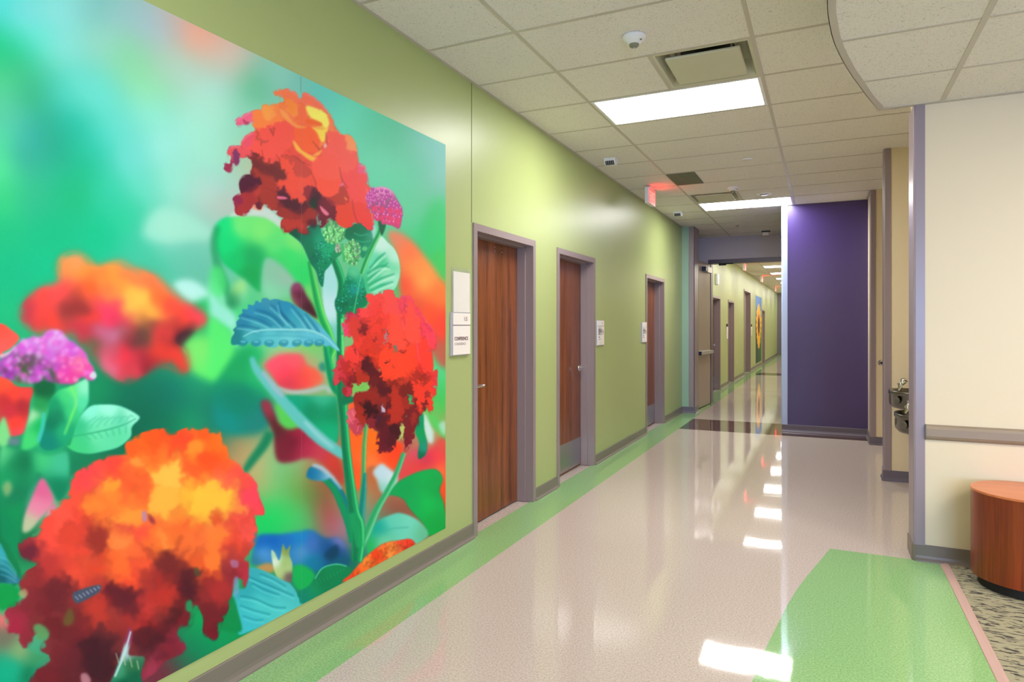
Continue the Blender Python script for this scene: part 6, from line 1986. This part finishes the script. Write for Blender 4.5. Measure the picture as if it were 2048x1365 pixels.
S3 = B5([(420, 370, (250, 70, 75)), (540, 310, (252, 72, 62)), (700, 190, (255, 98, 30)), (800, 180, (255, 85, 35)), (980, 160, (255, 90, 30)), (1040, 200, (255, 110, 30)), (640, 250, (255, 90, 30)), (900, 200, (252, 75, 45)), (760, 260, (255, 100, 35)), (640, 300, (255, 140, 50)), (530, 410, (255, 150, 50)), (460, 510, (255, 125, 45)), (620, 380, (255, 85, 40)), (700, 420, (255, 100, 45)), (800, 360, (255, 175, 55)), (820, 330, (255, 190, 70)), (780, 480, (255, 180, 60)), (940, 460, (255, 195, 55)), (1080, 470, (255, 185, 60)), (1010, 520, (255, 180, 60)), (940, 230, (255, 130, 35)), (1000, 300, (250, 80, 30)), (930, 340, (255, 95, 40)), (1150, 400, (252, 78, 70)), (1220, 480, (250, 60, 85)), (1160, 560, (245, 70, 60)), (1210, 620, (245, 80, 70)), (620, 560, (255, 140, 50)), (360, 520, (245, 75, 55)), (300, 560, (250, 75, 60)), (260, 680, (250, 78, 62)), (360, 700, (245, 75, 55)), (330, 640, (225, 70, 50)), (460, 670, (165, 52, 42)), (450, 720, (150, 48, 40)), (580, 690, (255, 125, 55)), (680, 640, (252, 82, 60)), (790, 680, (255, 125, 50)), (900, 640, (255, 105, 45)), (1060, 660, (255, 130, 60)), (1040, 780, (255, 120, 45)), (960, 800, (255, 105, 45)), (1120, 700, (240, 75, 50)), (700, 780, (250, 88, 50)), (560, 820, (255, 110, 50)), (380, 810, (240, 72, 50)), (440, 790, (245, 80, 45)), (620, 860, (245, 75, 45)), (800, 760, (120, 40, 38)), (860, 830, (115, 35, 38)), (760, 850, (150, 42, 42)), (240, 800, (195, 55, 50)), (170, 850, (140, 40, 45)), (150, 740, (125, 35, 50)), (300, 880, (125, 38, 42)), (240, 950, (115, 35, 42)), (130, 1000, (130, 38, 48)), (80, 1080, (165, 40, 65)), (200, 1060, (120, 36, 42)), (330, 1000, (120, 36, 42)), (450, 1020, (200, 60, 45)), (520, 960, (190, 55, 45)), (560, 920, (95, 28, 40)), (640, 980, (100, 30, 42)), (720, 1000, (205, 55, 50)), (680, 1060, (185, 50, 45)), (800, 960, (205, 58, 45)), (920, 900, (80, 25, 38)), (1000, 880, (150, 42, 42)), (1050, 920, (175, 45, 45)), (1120, 820, (130, 35, 50)), (1180, 830, (190, 45, 65)), (1040, 1020, (115, 32, 40)), (1030, 1110, (125, 28, 42)), (830, 1040, (85, 28, 35)), (880, 1080, (125, 32, 42)), (400, 1120, (115, 32, 40)), (300, 1120, (110, 34, 40)), (440, 1200, (65, 22, 35)), (460, 1280, (60, 22, 35)), (300, 1250, (120, 36, 45)), (240, 1330, (115, 34, 42)), (360, 1320, (100, 34, 42)), (740, 1160, (80, 24, 36)), (820, 1200, (130, 35, 50)), (860, 1180, (155, 40, 70)), (680, 1260, (110, 40, 45)), (720, 1290, (160, 45, 75))])
P_(F3, S3, 1.8, soft=8)
c3 = pr.full(F3)
pr.florets(F3, S3, 90, 30, c3, jit=14, shade=.34, blur=4.0, soft=9, lobes=(4, 5))
P_(F3, S3, 2.2, .42, soft=9, clip=c3)
for pts, c in ((([(740, 340), (800, 320), (860, 295), (865, 350), (880, 420), (820, 425), (770, 420), (740, 380)]), (255, 190, 75)), (([(710, 460), (760, 430), (860, 430), (870, 490), (830, 540), (780, 550), (730, 510)]), (255, 180, 65)), (([(915, 440), (960, 425), (1000, 440), (1040, 410), (1100, 430), (1110, 470), (1060, 530), (1010, 560), (960, 530), (920, 480)]), (255, 195, 60)), (([(495, 400), (540, 390), (575, 420), (550, 450), (500, 440)]), (255, 155, 50)), (([(430, 500), (490, 480), (500, 530), (440, 540)]), (255, 130, 50)), (([(575, 550), (640, 530), (680, 530), (670, 580), (600, 590)]), (255, 150, 55)), (([(610, 290), (650, 280), (680, 310), (640, 330)]), (255, 150, 60)), (([(770, 660), (800, 650), (820, 690), (790, 710)]), (255, 140, 60)), (([(570, 660), (610, 670), (600, 710), (570, 710)]), (255, 135, 65)), (([(900, 205), (945, 210), (950, 245), (910, 250)]), (255, 145, 45)), (([(1020, 640), (1080, 610), (1080, 720), (1050, 800), (1010, 840), (1000, 790)]), (255, 125, 50)), (([(540, 760), (600, 740), (640, 800), (640, 870), (580, 860), (530, 820)]), (255, 105, 45))):
    P_(B5(pts), c, 3.0, .85)
for pts, c in ((([(410, 640), (500, 620), (520, 680), (480, 740), (430, 740)]), (150, 48, 40)), (([(750, 750), (800, 730), (900, 780), (940, 850), (900, 900), (820, 870), (770, 830)]), (115, 36, 38)), (([(520, 900), (600, 900), (680, 960), (640, 1020), (560, 990)]), (90, 28, 40)), (([(890, 850), (950, 840), (980, 920), (940, 990), (890, 930)]), (75, 24, 36)), (([(800, 1010), (870, 1010), (880, 1080), (820, 1090)]), (75, 26, 32)), (([(380, 1180), (500, 1170), (560, 1220), (520, 1340), (420, 1300)]), (62, 22, 34)), (([(640, 1120), (760, 1120), (800, 1190), (720, 1240), (660, 1220)]), (75, 25, 36)), (([(100, 730), (180, 720), (190, 770), (120, 775)]), (95, 30, 50)), (([(1010, 560), (1060, 560), (1080, 600), (1030, 610)]), (215, 60, 35)), (([(560, 600), (650, 600), (640, 640), (570, 640)]), (220, 70, 55)), (([(230, 900), (310, 880), (340, 960), (300, 1040), (240, 1000)]), (100, 32, 40))):
    P_(B5(pts), c, 4.0, .65)
pr.ragged(c3, 5.0, 22, 7)
pr.ragged(c3, 2.0, 9, 8)
pr.soften(c3, 1.6)
# glimpses through the bloom
P_(B5([(685, 545), (705, 540), (710, 580), (692, 590)]), (190, 130, 160), 1.5, .9)
P_(B5([(715, 550), (740, 570), (750, 600), (725, 590)]), (130, 30, 60), 2.5, .8)
P_(B5([(350, 940), (400, 915), (480, 895), (485, 925), (430, 960), (370, 985)]), (60, 80, 100), 1.5, .95)
for k in range(7):
    St(B5([(362 + k * 18, 950 - k * 8), (380 + k * 17, 968 - k * 9)]), 1.6, (200, 190, 225), .8, .8, sm=False)
P_(B5([(320, 1030), (345, 1010), (360, 1060), (340, 1090), (305, 1085)]), (100, 85, 40), 3, .9)
P_(B5([(160, 1100), (190, 1085), (230, 1110), (235, 1150), (190, 1160)]), (90, 150, 90), 2.5, .95)
P_(B5([(88, 935), (120, 915), (135, 940), (110, 960)]), (170, 160, 110), 2, .8)
P_(B5([(900, 980), (925, 970), (930, 1020), (900, 1020)]), (30, 150, 90), 2, .9)
P_(B5([(940, 815), (960, 815), (965, 850), (945, 850)]), (70, 80, 50), 2, .8)
P_(B5([(1115, 775), (1150, 780), (1150, 810), (1120, 808)]), (170, 110, 150), 1.6, .8)
P_(B5([(1130, 870), (1150, 860), (1155, 930), (1130, 950)]), (110, 160, 190), 1.8, .8)
P_(B5([(630, 1100), (610, 1140), (590, 1220), (550, 1330), (520, 1420), (690, 1420), (680, 1330), (700, 1250), (660, 1240), (620, 1230), (640, 1150)]), B5([(620, 1150, (140, 50, 90)), (600, 1220, (170, 200, 200)), (570, 1310, (60, 150, 110)), (640, 1290, (40, 110, 70)), (650, 1340, (10, 100, 70)), (600, 1390, (0, 90, 60))]), 1.6, soft=5)
St(B5([(632, 1120), (600, 1230), (555, 1340)]), [3, 5, 4], (190, 220, 225), 1.0, .9)
for k in range(4):
    St(B5([(560 + k * 34, 1225 + k * 12), (575 + k * 32, 1275 + k * 10)]), 2, (190, 210, 170), 1.0, .8, sm=False)
P_(B5([(390, 1330), (420, 1325), (440, 1365), (400, 1380)]), (200, 140, 150), 2, .8)
# panel seam of the print
St(A([(603, 153), (603, 1225)]), 1.2, (150, 160, 150), .5, .30, sm=False)
St(A([(601.3, 153), (601.3, 185)]), 1.0, (90, 110, 110), .5, .5, sm=False)


def project(Y, Z):
    """where a point of the left wall falls on the tracing sheet"""
    X = XL + .004
    c_, s_ = math.cos(YAW), math.sin(YAW)
    zc = -s_ * X + c_ * Y
    xc = c_ * X + s_ * Y
    return CX + F_PX * xc / zc, HY - F_PX * (Z - EYE) / zc


MY0, MY1, MZ0, MZ1 = 0.62, 3.657, 0.168, 2.640
GAIN = 1.0


def mural_mesh(name, nx, nz, y0, y1, z0, z1, colours, m):
    Yv = np.linspace(y0, y1, nx)
    Zv = np.linspace(z0, z1, nz)
    YY, ZZ = np.meshgrid(Yv, Zv)
    n = nx * nz
    co = np.empty((n, 3), np.float32)
    co[:, 0] = 0.004
    co[:, 1] = YY.ravel() - y0
    co[:, 2] = ZZ.ravel() - z0
    i = np.arange(nx - 1)[None, :] + np.arange(nz - 1)[:, None] * nx
    i = i.ravel()
    q = np.stack([i, i + 1, i + nx + 1, i + nx], 1).astype(np.int32)
    me = bpy.data.meshes.new(name)
    # four slim edge faces give the print its thickness
    edge = np.array([[0.0015, 0, 0], [0.0015, y1 - y0, 0], [0.0015, y1 - y0, z1 - z0], [0.0015, 0, z1 - z0]], np.float32)
    co = np.vstack([co, edge])
    corner = [0, nx - 1, n - 1, n - nx]
    extra = [[corner[0], n + 0, n + 1, corner[1]], [corner[1], n + 1, n + 2, corner[2]], [corner[2], n + 2, n + 3, corner[3]], [corner[3], n + 3, n + 0, corner[0]]]
    q = np.vstack([q, np.array(extra, np.int32)])
    me.vertices.add(len(co))
    me.vertices.foreach_set('co', co.ravel())
    me.loops.add(len(q) * 4)
    me.loops.foreach_set('vertex_index', q.ravel())
    me.polygons.add(len(q))
    me.polygons.foreach_set('loop_start', np.arange(len(q), dtype=np.int32) * 4)
    me.polygons.foreach_set('loop_total', np.full(len(q), 4, np.int32))
    me.update(calc_edges=True)
    at = me.color_attributes.new('print', 'FLOAT_COLOR', 'POINT')
    c = colours(YY.ravel(), ZZ.ravel())
    c = np.vstack([c, c[corner]])
    rgba = np.ones((len(co), 4), np.float32)
    rgba[:, :3] = c
    at.data.foreach_set('color', rgba.ravel())
    me.materials.append(m)
    o = bpy.data.objects.new(name, me)
    COL.objects.link(o)
    o.location = (XL, y0, z0)
    return o


def print_mat(name, rough):
    m, nt, b = new_mat(name)
    a = nt.nodes.new('ShaderNodeAttribute')
    a.attribute_name = 'print'
    nt.links.new(a.outputs['Color'], b.inputs['Base Color'])
    b.inputs['Roughness'].default_value = rough
    b.inputs['Specular IOR Level'].default_value = 0.18
    return m


def to_lin(c):
    c = np.clip(c, 0, 255) / 255.0
    return np.where(c <= 0.04045, c / 12.92, ((c + 0.055) / 1.055) ** 2.4)


def mural_colours(Yv, Zv):
    px, py = project(Yv, Zv)
    fx = np.clip(px - pr.x0, 0, pr.w - 1.01)
    fy = np.clip(py - pr.y0, 0, pr.h - 1.01)
    ix, iy = fx.astype(int), fy.astype(int)
    tx, ty = (fx - ix)[:, None], (fy - iy)[:, None]
    a = pr.a
    c = a[iy, ix] * (1 - tx) * (1 - ty) + a[iy, ix + 1] * tx * (1 - ty) + a[iy + 1, ix] * (1 - tx) * ty + a[iy + 1, ix + 1] * tx * ty
    return np.clip(to_lin(c) * GAIN, 0, 1)


mo = mural_mesh('flower_mural', 1150, 1030, MY0, MY1, MZ0, MZ1, mural_colours, print_mat('mural_print', 0.5))
tag(mo, 'huge photographic mural of red and orange flower heads on the green wall', 'mural')


# ------------------------------------------------------------------ the small sunflower print far down the corridor
def sunflower(Yv, Zv):
    y0, y1, z0, z1 = 24.6, 26.95, 0.16, 2.56
    u, v = (Yv - y0) / (y1 - y0), (Zv - z0) / (z1 - z0)
    c = np.empty((len(u), 3))
    c[:] = (34, 70, 60)
    sky = v > .62 + .12 * np.sin(u * 7)
    c[sky] = (70, 130, 200)
    c[(u > .8) & (v < .7)] = (60, 130, 50)
    dx, dy = (u - .5) / .42, (v - .56) / .34
    r, a = np.hypot(dx, dy), np.arctan2(dy, dx)
    pet = r < .82 + .22 * np.abs(np.cos(a * 10)) + .06 * np.sin(a * 3)
    c[pet] = (250, 200, 40)
    c[pet & (np.abs(np.sin(a * 10)) > .8)] = (240, 150, 30)
    c[r < .50] = (200, 110, 30)
    c[r < .36] = (70, 40, 24)
    c[(np.abs(u - .5) < .05) & (v < .2)] = (50, 120, 50)
    return to_lin(c)


so = mural_mesh('sunflower_print', 90, 140, 24.6, 26.95, 0.16, 2.56, sunflower, print_mat('sunflower_print', 0.45))
tag(so, 'tall sunflower print on the far green wall beyond the doorway', 'mural')
